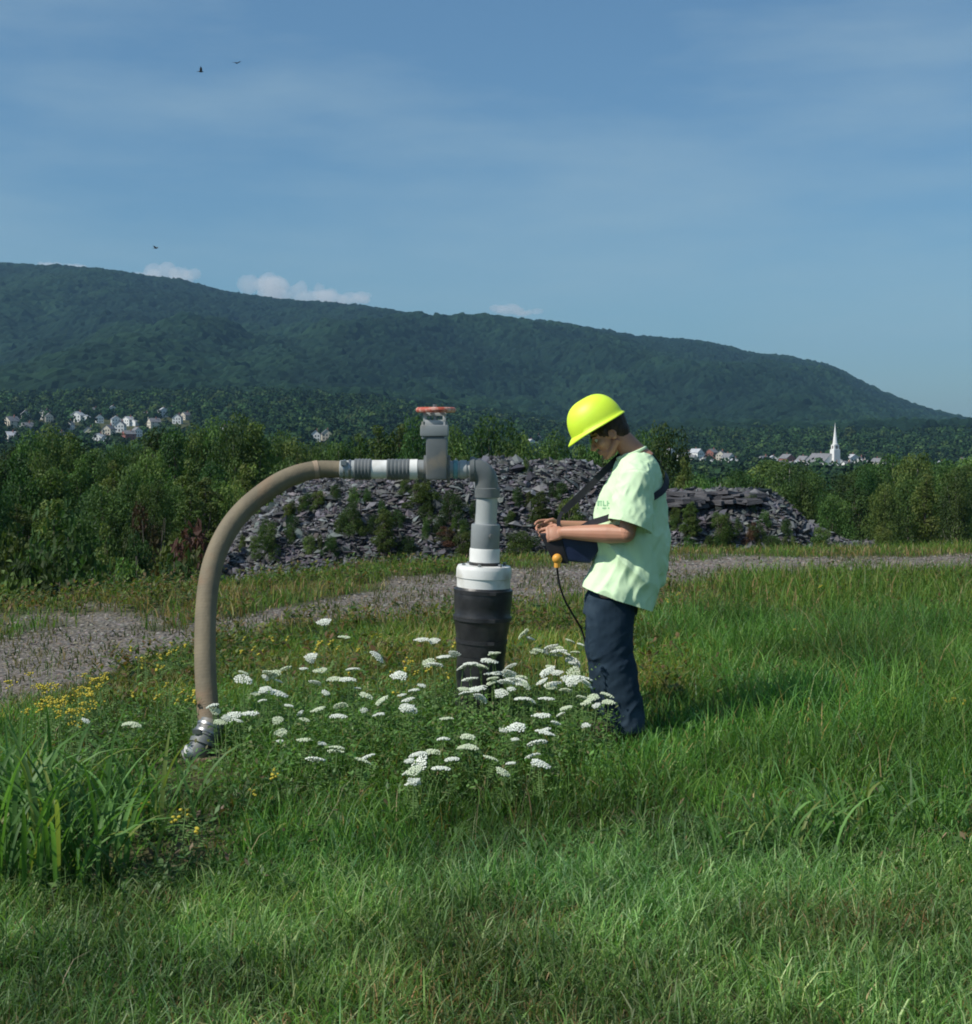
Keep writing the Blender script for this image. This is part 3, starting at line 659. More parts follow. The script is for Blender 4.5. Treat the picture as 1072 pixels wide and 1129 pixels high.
for k, (u, v) in enumerate([(930, 522), (955, 512), (985, 502), (1012, 500), (1040, 508), (1062, 514), (1090, 510)]):
    tree_at('open', k, u, v, 100 + 5 * (k % 3), 66, 'tall pale trunked tree with a high dark crown at the right', 'tall pale trunked trees at the right')
# middle distance trees below the town
for k in range(100):
    u = rt.uniform(-90, 1170); Y = rt.uniform(110, 260)
    z = float(H((u - 536) / 1600 * Y, Y)); h = rt.uniform(6.5, 10.5)
    if u < 200: h *= 0.8
    p = P(u, 500, Y); put_tree(rt.choice(['round', 'round', 'open', 'tall']), rt.randint(0, 2), p.x, p.y, h, rt.uniform(1.0, 1.4), 'broad crowned tree in the valley below the town' if u < 536 else 'broad crowned tree in the valley below the white steeple', 'valley trees left of the pipe' if u < 536 else 'valley trees right of the pipe')

# ------------------------------------------------------------------ town
wallm = varied('white_siding', (0.78, 0.78, 0.76), (0.66, 0.66, 0.65), scale=0.6, rough=0.8)
cream = varied('cream_siding', (0.62, 0.57, 0.47), (0.52, 0.48, 0.40), scale=0.6, rough=0.8)
brick = varied('red_brick', (0.30, 0.12, 0.09), (0.22, 0.10, 0.08), scale=1.5, rough=0.9)
roofm = varied('grey_shingles', (0.12, 0.12, 0.13), (0.20, 0.20, 0.21), scale=0.8, rough=0.85)
roofl = varied('pale_metal_roof', (0.45, 0.46, 0.48), (0.36, 0.37, 0.40), scale=0.4, rough=0.6)
glass = mat('window_glass', (0.03, 0.04, 0.05), 0.15, 0.5); doorm = mat('painted_door', (0.10, 0.07, 0.06), 0.6)
def make_house(name, w, d, hh, rise, wm, rm, seed, wing=False, cat='house'):
    root = empty(name, (0, 0, 0), 'x', cat); m = MB(); rr = random.Random(seed)
    def body(cx, cy, w, d, hh, rise):
        a, b_ = w / 2, d / 2
        vs = [(cx - a, cy - b_, -1.5), (cx + a, cy - b_, -1.5), (cx + a, cy + b_, -1.5), (cx - a, cy + b_, -1.5), (cx - a, cy - b_, hh), (cx + a, cy - b_, hh), (cx + a, cy + b_, hh), (cx - a, cy + b_, hh), (cx, cy - b_, hh + rise), (cx, cy + b_, hh + rise)]
        m.add(vs, [(3, 2, 1, 0), (0, 1, 5, 8, 4), (2, 3, 7, 9, 6), (1, 2, 6, 5), (3, 0, 4, 7), (4, 8, 9, 7), (8, 5, 6, 9)])
        r = MB(); ov = 0.4; sl = rise / a
        for sg in (-1, 1):
            lo = Vector((cx + sg * (a + ov), 0, hh - ov * sl + 0.05)); hi = Vector((cx, 0, hh + rise + 0.05)); y0, y1 = cy - b_ - ov, cy + b_ + ov
            vs = [(lo.x, y0, lo.z), (lo.x, y1, lo.z), (hi.x, y1, hi.z), (hi.x, y0, hi.z)]; vs += [(a_, c_, z_ + 0.22) for a_, c_, z_ in vs]
            r.add(vs, [(0, 1, 2, 3), (7, 6, 5, 4), (0, 4, 5, 1), (1, 5, 6, 2), (2, 6, 7, 3), (3, 7, 4, 0)])
        return r
    r1 = body(0, 0, w, d, hh, rise)
    if wing:
        r2 = body(w * 0.75, d * 0.1, w * 0.7, d * 0.6, hh * 0.7, rise * 0.6); b0 = len(r1.v); r1.v += r2.v; r1.f += [tuple(i + b0 for i in f) for f in r2.f]; r1.m += r2.m
    m.build('wall', wm, root, smooth=False); rf = r1.build('roof', rm, root, smooth=False)
    c = MB(); c.box((w * 0.15, d * 0.15, hh + rise + 0.5), (0.7, 0.7, 2.2)); c.build('chimney', brick, rf, smooth=False)
    for fl in range(int(hh // 2.7)):
        for k in (-1, 0, 1):
            if fl == 0 and k == 0: continue
            b = MB(); b.box((k * w * 0.3, -d / 2 - 0.02, 1.6 + fl * 2.7), (0.95, 0.12, 1.4)); b.build('window', glass, root, smooth=False)
        for k in (-1, 1):
            b = MB(); b.box((w / 2 + 0.02, k * d * 0.25, 1.6 + fl * 2.7), (0.12, 0.95, 1.4)); b.build('window', glass, root, smooth=False)
    b = MB(); b.box((0, -d / 2 - 0.03, 1.05), (1.0, 0.14, 2.1)); b.build('door', doorm, root, smooth=False)
    return root
hp = [make_house('house', 8, 10, 5.6, 3.4, wallm, roofm, 1), make_house('house', 9, 9, 5.6, 3.0, wallm, roofl, 2, True), make_house('house', 8, 11, 5.4, 3.6, cream, roofm, 3), make_house('house', 9, 11, 5.6, 3.2, brick, roofm, 4)]
hused = set(); houses = []
def put_house(u, v, Y, k, rz, s, label, group):
    x = (u - 536) / 1600 * Y; z = float(H(x, Y)); zz = EYE - (v - 475) / 1600 * Y - 5.5 * s
    o = hp[k] if k not in hused else copy_tree(hp[k]); hused.add(k)
    o.location = (x, Y, z); o.rotation_euler = (0, 0, rz); s *= 0.72; o.scale = (s, s, s); o['label'] = label; o['group'] = group; houses.append((x, Y))
def depth_for(u, v):
    # distance at which the valley floor plus half a house shows at height v of the photo
    ys = np.linspace(600, 1290, 400); x = (u - 536) / 1600 * ys; vv = 475 - (H(x, ys) + 4.5 - EYE) / ys * 1600
    return float(ys[int(np.argmin(np.abs(vv - v)))])
HL = [(13, 464, 2), (12, 479, 1), (17, 493, 1), (50, 455, 0), (54, 458, 2), (104, 451, 2), (110, 459, 0), (124, 450, 1), (133, 468, 0), (117, 485, 0), (109, 480, 1), (151, 473, 0), (128, 461, 1), (170, 464, 2), (180, 453, 1), (188, 450, 0), (205, 456, 2), (98, 476, 2), (28, 456, 2), (76, 466, 0), (142, 477, 3), (160, 457, 1), (86, 458, 1), (30, 470, 0), (66, 478, 2), (120, 472, 2), (142, 462, 1), (196, 460, 0), (-20, 470, 1), (-45, 462, 0)]
for k, (u, v, t_) in enumerate(HL):
    put_house(u, v, depth_for(u, v), t_, rt.uniform(-0.9, 0.9), rt.uniform(0.85, 1.15), ['white gabled house with dark roof in the hillside town at the left', 'white house with pale roof and wing in the hillside town at the left', 'cream gabled house in the hillside town at the left', 'red brick house in the hillside town at the left'][t_], 'houses of the hillside town at the left')
for k, (u, v, t_) in enumerate([(348, 478, 0), (360, 477, 2), (585, 487, 1), (592, 482, 0), (246, 472, 0)]):
    put_house(u, v, depth_for(u, v), t_, rt.uniform(-0.6, 0.6), 1.0, 'lone pale house glimpsed above the trees near the middle', 'pale houses glimpsed in the middle')
HR = [(758, 500, 1), (768, 499, 1), (785, 498, 3), (795, 500, 2), (786, 510, 0), (776, 505, 1), (842, 507, 0), (868, 505, 3), (880, 509, 1), (893, 514, 2), (924, 508, 1), (934, 512, 0), (948, 508, 0), (958, 503, 0), (968, 508, 2), (1038, 511, 1), (1060, 507, 0), (1068, 512, 2), (862, 511, 2), (1090, 508, 0), (750, 503, 0), (762, 504, 2), (803, 503, 0), (810, 507, 1), (852, 504, 1), (874, 512, 0), (886, 506, 2), (900, 509, 1), (921, 513, 0), (940, 505, 1), (953, 510, 2), (975, 511, 0), (1020, 514, 1), (738, 498, 1)]
for k, (u, v, t_) in enumerate(HR):
    put_house(u, v, depth_for(u, v), t_, rt.uniform(-0.9, 0.9), rt.uniform(0.85, 1.15), ['white gabled house with dark roof near the steeple', 'white house with pale roof and wing near the steeple', 'cream gabled house near the steeple', 'red brick house near the steeple'][t_], 'houses around the white steeple')
# church
cY = depth_for(912, 511); cx = (906 - 536) / 1600 * cY; houses += [(cx, cY), (cx + 8, cY)]
ch = make_house('church', 13, 26, 7.5, 6.5, wallm, roofm, 9, cat='church'); ch.location = (cx, cY, float(H(cx, cY))); ch.rotation_euler = (0, 0, 0.35); ch.scale = (0.78, 0.78, 0.76)
ch['label'] = 'white wooden church with a slender white steeple'
tw = MB(); tw.box((3.5, -13.5, 8), (5.6, 5.6, 19)); tw.box((3.5, -13.5, 19.2), (4.4, 4.4, 4.0)); tw.build('tower', wallm, ch, smooth=False)
sp = MB(); sp.lathe([(0, 2.3), (0.6, 2.5), (0.8, 1.9), (16, 0.16), (18, 0.06)], (3.5, -13.5, 21.2), (0, 0, 1), n=8); sp.build('spire', wallm, ch, smooth=False)
lv = MB()
for sx in (-1, 1): lv.box((3.5 + sx * 2.22, -13.5, 19.3), (0.1, 1.5, 2.4))
lv.box((3.5, -15.73, 19.3), (1.5, 0.1, 2.4)); lv.build('louvre', doorm, ch, smooth=False)

# ------------------------------------------------------------------ valley woods as one mass
ic = bmesh.new(); bmesh.ops.create_icosphere(ic, subdivisions=3, radius=1); IV = np.array([v.co[:] for v in ic.verts]); IF = np.array([[v.index for v in f.verts] for f in ic.faces]); ic.free()
ic = bmesh.new(); bmesh.ops.create_icosphere(ic, subdivisions=2, radius=1); IV2 = np.array([v.co[:] for v in ic.verts]); IF2 = np.array([[v.index for v in f.verts] for f in ic.faces]); ic.free()
ic = bmesh.new(); bmesh.ops.create_icosphere(ic, subdivisions=1, radius=1); IV1 = np.array([v.co[:] for v in ic.verts]); IF1 = np.array([[v.index for v in f.verts] for f in ic.faces]); ic.free()
def woods(n, y0, y1, iv, fc, smin, smax, label, nq_, ls):
    y = np.sqrt(RNG.random(n) * (y1 ** 2 - y0 ** 2) + y0 ** 2); x = (RNG.random(n) * 2 - 1) * 0.46 * y
    keep = np.ones(n, bool)
    for hx, hy in houses:
        m = (np.abs(x - hx * y / hy) < 6.0) & (y > hy - 110) & (y < hy + 8); keep &= ~(m & (RNG.random(n) < 0.86))
    x, y = x[keep], y[keep]; n = len(x); s = RNG.uniform(smin, smax, n); z = H(x, y)
    m = len(iv)
    v = iv[None] * (0.78 * (1 + 0.4 * (RNG.random((n, m)) - 0.5)))[..., None] * s[:, None, None] * np.array([1, 1, 1.1]); v[..., 2] += (z + s * 0.75)[:, None]; v[..., 0] += x[:, None]; v[..., 1] += y[:, None]
    F_ = (np.arange(n) * m)[:, None, None] + fc[None]
    base = mixc([(0.020, 0.044, 0.017), (0.032, 0.064, 0.022), (0.014, 0.033, 0.015), (0.044, 0.074, 0.024)], [3, 2, 3, 1], n, 0.25)
    c = np.repeat(base, m, 0)
    # leaf sprays round every crown
    K = nq_; d = RNG.normal(0, 1, (n, K, 3)); d[..., 2] = np.abs(d[..., 2]) * 1.1 - 0.35; d /= np.linalg.norm(d, axis=2)[..., None]
    lob = 0.80 + 0.42 * fbm3((d * 1.9 + RNG.random((n, 1, 3)) * 40).reshape(-1, 3), 5, 2).reshape(n, K, 1)
    p = d * lob * s[:, None, None] * RNG.uniform(0.86, 1.04, (n, K, 1)) * np.array([1, 1, 1.1]); p[..., 2] += (z + s * 0.75)[:, None]; p[..., 0] += x[:, None]; p[..., 1] += y[:, None]
    a_ = d + RNG.normal(0, 0.55, d.shape); a_ /= np.linalg.norm(a_, axis=2)[..., None]; b_ = np.cross(a_, RNG.normal(0, 1, d.shape)); b_ /= np.linalg.norm(b_, axis=2)[..., None]; c_ = np.cross(a_, b_)
    q_ = (ls * s[:, None, None] * RNG.uniform(0.6, 1.3, (n, K, 1)))
    L_ = np.stack([p - b_ * q_, p - c_ * q_ * 0.7, p + b_ * q_, p + c_ * q_ * 0.7], 2).reshape(-1, 3)
    cl = np.repeat((base[:, None, :] * RNG.uniform(0.65, 1.5, (n, K, 1))).reshape(-1, 3), 4, 0)
    nv = n * m; Qd = nv + np.arange(n * K * 4).reshape(-1, 4)
    o = link('woods', np_mesh('woods', np.vstack([v.reshape(-1, 3), L_]), Qd, F_.reshape(-1, 3), col=np.vstack([c, cl])), mm, kind='stuff'); o['label'] = label
woods(900, 250, 480, IV2, IF2, 2.6, 4.6, 'dense green woodland across the near valley', 330, 0.13)
woods(8500, 480, 1400, IV1, IF1, 3.2, 5.8, 'dense green woodland between and beyond the town houses', 75, 0.22)

# ------------------------------------------------------------------ gas wellhead with its hose
WY = 7.8
pvc = varied('grey_pvc', (0.27, 0.29, 0.30), (0.22, 0.24, 0.25), scale=5, rough=0.45, spec=0.4, c3=(0.20, 0.19, 0.16), s3=9)
pvcd = varied('dark_grey_pvc', (0.10, 0.115, 0.12), (0.145, 0.155, 0.16), scale=7, rough=0.5, spec=0.4, c3=(0.20, 0.18, 0.15), s3=8)
pvcl = varied('pale_grey_pvc', (0.40, 0.42, 0.42), (0.34, 0.36, 0.36), scale=5, rough=0.4, spec=0.4)
whp = varied('white_pvc', (0.76, 0.76, 0.74), (0.66, 0.66, 0.64), scale=6, rough=0.4, spec=0.4, c3=(0.42, 0.40, 0.35), s3=7, t3=(0.58, 0.75))
rub = varied('black_rubber', (0.012, 0.012, 0.014), (0.03, 0.03, 0.032), scale=9, rough=0.42, spec=0.45, c3=(0.07, 0.065, 0.055), s3=6, t3=(0.6, 0.8), bump=0.15, bscale=30)
steel = varied('clamp_steel', (0.35, 0.36, 0.37), (0.25, 0.25, 0.25), scale=20, rough=0.35, metal=0.8)
redm = varied('faded_red_paint', (0.42, 0.09, 0.06), (0.62, 0.42, 0.35), scale=18, rough=0.55, lo=0.45, hi=0.6)
teal = mat('blue_green_fitting', (0.16, 0.33, 0.36), 0.4)
hosem = varied('tan_ribbed_hose', (0.205, 0.170, 0.115), (0.160, 0.135, 0.095), scale=9, rough=0.7, spec=0.25, c3=(0.22, 0.14, 0.085), s3=5, t3=(0.55, 0.75), bump=0.2, bscale=50)
mudm = varied('dried_mud', (0.16, 0.11, 0.08), (0.10, 0.075, 0.055), scale=12, rough=0.95, bump=0.6, bscale=30)

well = empty('gas_wellhead', (P(528, 800, WY).x, WY, float(H(P(528, 800, WY).x, WY))), 'grey and black gas wellhead with red handwheel and long tan hose arching into the grass', 'wellhead')
wi = Matrix.Translation(well.location).inverted()
def wp(mb, name, m, parent=None, **kw):
    o = mb.build(name, m, parent or well, **kw)
    o.data.transform(wi); return o
pa = P(527.5, 800, WY); pb = P(537, 545, WY); ax = (pb - pa).normalized()
def along(v):   # distance up the riser for photo row v
    return (P(532, v, WY).z - pa.z) / ax.z
S = 1600 / WY
def rp(rows): return [(along(v), w / 2 / S) for v, w in rows]
# ground casing and flexible black boot
m = MB(); m.lathe(rp([(830, 53), (755, 53), (735, 53), (720, 53)]), pa, ax, n=40); wp(m, 'casing', rub)
prof = [(722, 54), (716, 55.5), (708, 55.5), (700, 57), (690, 60), (683, 61.5), (681.5, 63), (678, 63), (676.5, 61.5), (668, 63), (660, 64), (654, 64), (650, 62.5), (647, 59), (646.5, 50)]
m = MB(); m.lathe(rp(prof), pa, ax, n=48); boot = wp(m, 'rubber_boot', rub)
for v, w in ((651.5, 64.2), (681, 64), (706, 57.0)):
    m = MB(); m.lathe(rp([(v + 2.2, w - 0.6), (v + 2.0, w + 0.8), (v - 2.0, w + 0.8), (v - 2.2, w - 0.6)]), pa, ax, n=48)
    q_ = pa + ax * along(v) + Vector((0.05, -w / 2 / S - 0.004, 0)); m.box(q_, (0.035, 0.016, 0.016)); wp(m, 'hose_clamp', rub, boot)
m = MB(); m.lathe(rp([(650, 57), (649, 59.0), (637, 59.0), (636.5, 61), (628, 61), (626, 60), (623.5, 58), (623, 36)]), pa, ax, n=48)
cap = wp(m, 'well_cap', whp)
for k in range(6):
    an = k * PI / 3 + 0.3; mm_ = MB(); c_ = pa + ax * along(622.5) + Vector((math.cos(an) * 0.115, math.sin(an) * 0.115, 0)); mm_.lathe([(-0.008, 0.011), (0.008, 0.011), (0.009, 0.009)], c_, ax, n=6); wp(mm_, 'bolt', steel, cap)
m = MB(); m.lathe(rp([(626, 36), (625, 34), (622, 33.5), (620, 34.5), (618.5, 32)]), pa, ax, n=36); wp(m, 'seal_ring', rub)
m = MB(); m.lathe(rp([(621, 33.5), (606, 33.5), (604.5, 32.5), (604, 27)]), pa, ax, n=36); wp(m, 'white_sleeve', whp)
m = MB(); m.lathe(rp([(606.5, 31.2), (606, 31.8), (580, 31.8), (578, 31), (577.5, 24)]), pa, ax, n=36); wp(m, 'coupling', pvc)
m = MB(); m.lathe(rp([(606, 24), (540, 24)]), pa, ax, n=36); wp(m, 'riser_pipe', pvcl)
# elbow
ex = P(536.5, 517.5, WY); pt = pa + ax * along(545)
m = MB(); r_ = 0.062; c0 = Vector((ex.x - 0.075, WY, ex.z - 0.075)); pts = [pt + Vector((0, 0, -0.012)), Vector((ex.x, WY, c0.z))]
for k in range(1, 8):
    a = k / 8 * PI / 2; pts.append(Vector((c0.x + 0.075 * math.cos(a), WY, c0.z + 0.075 * math.sin(a))))
pts += [Vector((c0.x, WY, ex.z)), Vector((c0.x - 0.012, WY, ex.z))]
m.tube(pts, [r_] * len(pts), n=32); m.lathe([(-0.022, r_ + 0.001), (-0.020, r_ + 0.007), (0.028, r_ + 0.007), (0.031, r_ + 0.001)], pt + Vector((0.0, 0, 0.004)), (0, 0, 1), n=32)
m.lathe([(-0.004, r_ + 0.001), (0, r_ + 0.005), (0.022, r_ + 0.005), (0.025, r_ - 0.008)], Vector((c0.x + 0.01, WY, ex.z)), (-1, 0, 0), n=32)
wp(m, 'elbow', pvcd)
# horizontal run, right to left; z slopes very slightly
def hx(u): return P(u, 517.5, WY).x
hz_ = ex.z
def hl(u0, u1, w, lip=0.0, name='', mt=None, n=32, ribs=0):
    x0, x1 = hx(u0), hx(u1); L_ = abs(x1 - x0); r = w / 2 / S; pr = []
    if ribs:
        for k in range(ribs):
            a0, a1 = L_ * k / ribs, L_ * (k + 1) / ribs; e = (a1 - a0)
            pr += [(a0 + 0.001, r), (a0 + e * 0.25, r * 1.06), (a0 + e * 0.6, r * 1.06), (a1 - 0.001, r)]
    else: pr = [(0, r - 0.003), (0.002, r), (L_ - 0.002, r), (L_, r - 0.003)]
    if lip: pr = [(0, r), (0.001, r + lip), (0.012, r + lip), (0.013, r)] + pr[1:-1] + [(L_, r)]
    mbb = MB(); mbb.lathe(pr, (x1 if x1 < x0 else x0, WY, hz_), (1, 0, 0), n=n, caps=True); return wp(mbb, name, mt)
hl(496, 520, 18.0, 0, 'pipe_stub', pvcl)
hl(500, 505, 20.5, 0, 'blue_ring', teal); hl(507, 515, 20.5, 0, 'white_ring', pvcl)
hl(374, 500, 16, 0, 'cross_pipe', pvc)
hl(461, 473, 21, 0, 'collar', pvc); hl(452, 461, 22.5, 0.0, 'white_ring', whp)
hl(427, 452.4, 22.0, 0, 'ribbed_coupling', pvcd, ribs=6)
hl(409, 427.3, 20.5, 0, 'white_band', whp); hl(391, 410, 22.5, 0, 'ribbed_coupling', pvcd, ribs=5)
hl(375, 391.5, 20.0, 0, 'hose_adapter', pvcl); m = MB()
for u in (379, 385): m.lathe([(0, .05), (0.001, .0535), (0.010, .0535), (0.011, .05)], (hx(u), WY, hz_), (1, 0, 0), n=32)
m.box((hx(380), WY - 0.045, hz_ + 0.035), (0.03, 0.03, 0.025)); wp(m, 'hose_clamp', steel)
# gate valve
vx = hx(482); m = MB(); zt = P(482, 481, WY).z; zb = P(482, 528.5, WY).z
def rbox(mb, c, d, bev): # box with bevelled edges
    bmx = bmesh.new(); bmesh.ops.create_cube(bmx, size=1)
    for v in bmx.verts: v.co = Vector((v.co.x * d[0], v.co.y * d[1], v.co.z * d[2]))
    bmesh.ops.bevel(bmx, geom=list(bmx.edges), offset=bev, segments=2, affect='EDGES', profile=0.6)
    bmx.verts.ensure_lookup_table(); mb.add([v.co + Vector(c) for v in bmx.verts], [tuple(v.index for v in f.verts) for f in bmx.faces]); bmx.free()
rbox(m, (vx, WY, (zt + zb) / 2), (0.112, 0.185, zt - zb), 0.014)
for sx in (-1, 1): m.lathe([(0, 0.075), (0.014, 0.075)], (vx + sx * 0.056 - (0.014 if sx < 0 else 0), WY, hz_), (1, 0, 0), n=32)
vb = wp(m, 'gate_valve', pvcd)
m = MB(); z0, z1 = P(0, 481, WY).z, P(0, 468.5, WY).z; rbox(m, (vx - 0.012, WY, (z0 + z1) / 2), (0.148, 0.20, z1 - z0), 0.008)
for sx in (-1, 1):
    for sy in (-1, 1): m.lathe([(-0.012, 0.011), (0.078, 0.011)], (vx - 0.012 + sx * 0.058, WY + sy * 0.083, (z0 + z1) / 2 - 0.03), (0, 0, 1), n=6)
wp(m, 'valve_bonnet', pvc, vb)
m = MB(); z2 = P(0, 456, WY).z
for sx in (-1, 1): rbox(m, (vx - 0.012 + sx * 0.052, WY, (z1 + z2) / 2), (0.016, 0.07, z2 - z1), 0.003)
rbox(m, (vx - 0.012, WY, z2 - 0.004), (0.125, 0.06, 0.018), 0.004); rbox(m, (vx - 0.012, WY, z1 + 0.012), (0.10, 0.10, 0.03), 0.006); wp(m, 'yoke', pvcl, vb)
m = MB(); m.lathe([(-0.08, 0.011), (0.05, 0.011)], (vx - 0.012, WY, z2), (0, 0, 1), n=12); wp(m, 'stem', steel, vb)
m = MB(); zh = P(0, 452, WY).z; m.torus((vx - 0.006, WY, zh), 0.094, 0.0150, n=36); m.lathe([(-0.014, 0.03), (0.014, 0.028)], (vx - 0.006, WY, zh), (0, 0, 1), n=16)
for k in range(5):
    a = k * 2 * PI / 5 + 0.2; m.tube([(vx - 0.006, WY, zh), (vx - 0.006 + 0.1 * math.cos(a), WY + 0.1 * math.sin(a), zh)], 0.009, n=6)
wp(m, 'handwheel', redm, vb)
# small sampling ports on the riser
m = MB(); q_ = pa + ax * along(590); m.lathe([(0.06, 0.008), (0.085, 0.008), (0.086, 0.013), (0.105, 0.013)], q_, (0.35, -0.94, 0), n=10); wp(m, 'sample_port', steel)
# hose
hp_ = [(376, 517.5, 7.80), (366, 517.2, 7.80), (352, 517.6, 7.79), (338, 520, 7.77), (322, 525, 7.74), (305, 533.5, 7.71), (288, 545.5, 7.67), (271, 560, 7.62), (256, 577.5, 7.57), (244, 598, 7.52), (235, 621, 7.47), (230, 645, 7.42), (227.3, 672, 7.37), (226.3, 702, 7.31), (226.5, 735, 7.25), (228, 765, 7.20), (230, 792, 7.15), (230, 806, 7.12)]
hpt = [P(*a) for a in hp_]
def catmull(pts, n):
    out = []
    for i in range(len(pts) - 1):
        p0, p1, p2, p3 = pts[max(0, i - 1)], pts[i], pts[i + 1], pts[min(len(pts) - 1, i + 2)]
        for k in range(n):
            t = k / n; out.append(0.5 * ((2 * p1) + (p2 - p0) * t + (2 * p0 - 5 * p1 + 4 * p2 - p3) * t * t + (3 * p1 - p0 - 3 * p2 + p3) * t ** 3))
    out.append(pts[-1]); return out
hc = catmull(hpt, 26); N = len(hc); rad = []
for k in range(N):
    t = k / (N - 1); rr = 0.045 + 0.0085 * sstep(0.0, 0.35, t); rad.append(float(rr) + 0.0006 * (1 if k % 3 == 0 else -0.4))
m = MB(); m.tube(hc, rad, n=28); hose = wp(m, 'flexible_hose', hosem)
for k_, w_ in ((int(N * 0.13), 0.055), (int(N * 0.135) + 3, 0.054)):
    c_ = hc[k_]; d_ = (hc[k_ + 1] - hc[k_ - 1]).normalized(); m = MB(); m.lathe([(-0.008, w_ - 0.012), (-0.006, w_ - 0.0045), (0.006, w_ - 0.0045), (0.008, w_ - 0.012)], c_, d_, n=28); wp(m, 'tape_band', varied('tan_tape', (0.33, 0.25, 0.18), (0.28, 0.21, 0.15)), hose)
# foot fitting
f0 = hc[-1]; d_ = (P(222, 826, 7.08) - f0).normalized()
m = MB(); m.lathe([(-0.05, 0.060), (-0.048, 0.064), (0.03, 0.064), (0.032, 0.058), (0.05, 0.058), (0.052, 0.070), (0.075, 0.070), (0.078, 0.05)], f0, d_, n=28); ff = wp(m, 'foot_coupling', pvcd)
m = MB()
for t_ in (-0.03, 0.005): m.lathe([(t_, 0.064), (t_ + 0.001, 0.068), (t_ + 0.013, 0.068), (t_ + 0.014, 0.064)], f0, d_, n=28)
m.box(f0 + Vector((-0.045, -0.055, 0.01)), (0.04, 0.03, 0.022)); wp(m, 'hose_clamp', steel, ff)
e0 = f0 + d_ * 0.07; m = MB(); m.tube([e0, e0 + d_ * 0.03 + Vector((-0.01, 0, 0)), e0 + Vector((-0.045, -0.01, -0.055)), e0 + Vector((-0.085, -0.02, -0.072))], [0.056, 0.058, 0.055, 0.05], n=24); wp(m, 'foot_elbow', pvcd)
m = MB(); c_ = e0 + Vector((-0.045, -0.035, -0.028)); m.lathe([(0, 0.033), (0.035, 0.033), (0.038, 0.026)], c_, (-0.9, -0.35, 0.15), n=20); wp(m, 'white_plug', whp)
m = MB(); g0 = e0 + Vector((0.02, 0, -0.06)); m.lathe([(-0.22, 0.075), (-0.03, 0.075), (-0.028, 0.088), (0.005, 0.088), (0.008, 0.06)], g0, (0, 0, 1), n=28); wp(m, 'ground_stub', mudm)

# ------------------------------------------------------------------ the worker
def remeshed(mb, name, voxel, smooth=4, disp=None):
    me = bpy.data.meshes.new('tmp'); me.from_pydata(mb.v, [], mb.f); me.update()
    o = bpy.data.objects.new('tmp', me); C.objects.link(o)
    r = o.modifiers.new('r', 'REMESH'); r.mode = 'VOXEL'; r.voxel_size = voxel; r.use_smooth_shade = True
    if smooth: s = o.modifiers.new('s', 'SMOOTH'); s.factor = 0.5; s.iterations = smooth
    dg = bpy.context.evaluated_depsgraph_get(); out = bpy.data.meshes.new_from_object(o.evaluated_get(dg)); out.name = name
    bpy.data.objects.remove(o); bpy.data.meshes.remove(me)
    if disp is not None:
        n = len(out.vertices); co_ = np.empty(n * 3, np.float32); out.vertices.foreach_get('co', co_); no = np.empty(n * 3, np.float32); out.vertices.foreach_get('normal', no)
        co_ = co_.reshape(-1, 3).astype(float); no = no.reshape(-1, 3); co_ += no * disp(co_, no)[:, None]
        out.vertices.foreach_set('co', co_.astype(np.float32).ravel()); out.update()
    out.polygons.foreach_set('use_smooth', np.ones(len(out.polygons), bool))
    return out
BY = 7.6
def B(u, v, dy=0.0):
    """joint at photo position (u, v) on the worker, dy metres beyond his middle plane"""
    return P(u, v, BY + dy)
px = BY / 1600
FW = Vector((-math.cos(math.radians(31)), 0, -math.sin(math.radians(31)))); UP = Vector((-math.sin(math.radians(31)), 0, math.cos(math.radians(31)))); LT = Vector((0, -1, 0))   # face direction, crown direction, his left (towards lens)
HC = B(671.5, 477.5)
def hd(f, l, u): return HC + FW * f + LT * l + UP * u
HR_ = Matrix((FW, LT, UP)).transposed()    # head axes
skin = varied('skin', (0.46, 0.235, 0.155), (0.42, 0.20, 0.13), scale=12, rough=0.5, spec=0.35, lo=0.3, hi=0.7)
skin.node_tree.nodes['Principled BSDF'].inputs['Subsurface Weight'].default_value = 0.08
skin.node_tree.nodes['Principled BSDF'].inputs['Subsurface Radius'].default_value = (0.02, 0.008, 0.004)
m = MB()
# skull, face, jaw
m.ball(hd(-0.008, 0, 0.035), (0.098, 0.076, 0.088), HR_); m.ball(hd(0.035, 0, -0.015), (0.060, 0.058, 0.075), HR_); m.ball(hd(0.045, 0, -0.075), (0.045, 0.042, 0.040), HR_)
m.ball(hd(0.072, 0, -0.100), (0.020, 0.022, 0.016), HR_)                        # chin
m.tube([hd(-0.015, 0.052, -0.045), hd(0.03, 0.044, -0.080), hd(0.070, 0.016, -0.100)], [0.020, 0.018, 0.016], n=10); m.tube([hd(-0.015, -0.052, -0.045), hd(0.03, -0.044, -0.080), hd(0.070, -0.016, -0.100)], [0.020, 0.018, 0.016], n=10)
m.tube([hd(0.088, 0, 0.012), hd(0.103, 0, -0.012), hd(0.118, 0, -0.030), hd(0.100, 0, -0.038)], [0.009, 0.011, 0.013, 0.012], n=10)    # nose
for s_ in (-1, 1):
    m.ball(hd(0.100, s_ * 0.012, -0.032), 0.009, n=10, m=6); m.ball(hd(0.062, s_ * 0.038, -0.022), (0.024, 0.022, 0.022), HR_)
    m.tube([hd(0.084, s_ * 0.010, 0.020), hd(0.080, s_ * 0.035, 0.024), hd(0.060, s_ * 0.056, 0.018)], 0.010, n=8)                 # brow
    m.ball(hd(-0.006, s_ * 0.078, -0.012), (0.017, 0.008, 0.029), HR_ @ Matrix.Rotation(0.25, 3, 'Y')); m.torus(hd(-0.008, s_ * 0.083, -0.008), 0.018, 0.005, axis=LT + FW * 0.3 * s_)
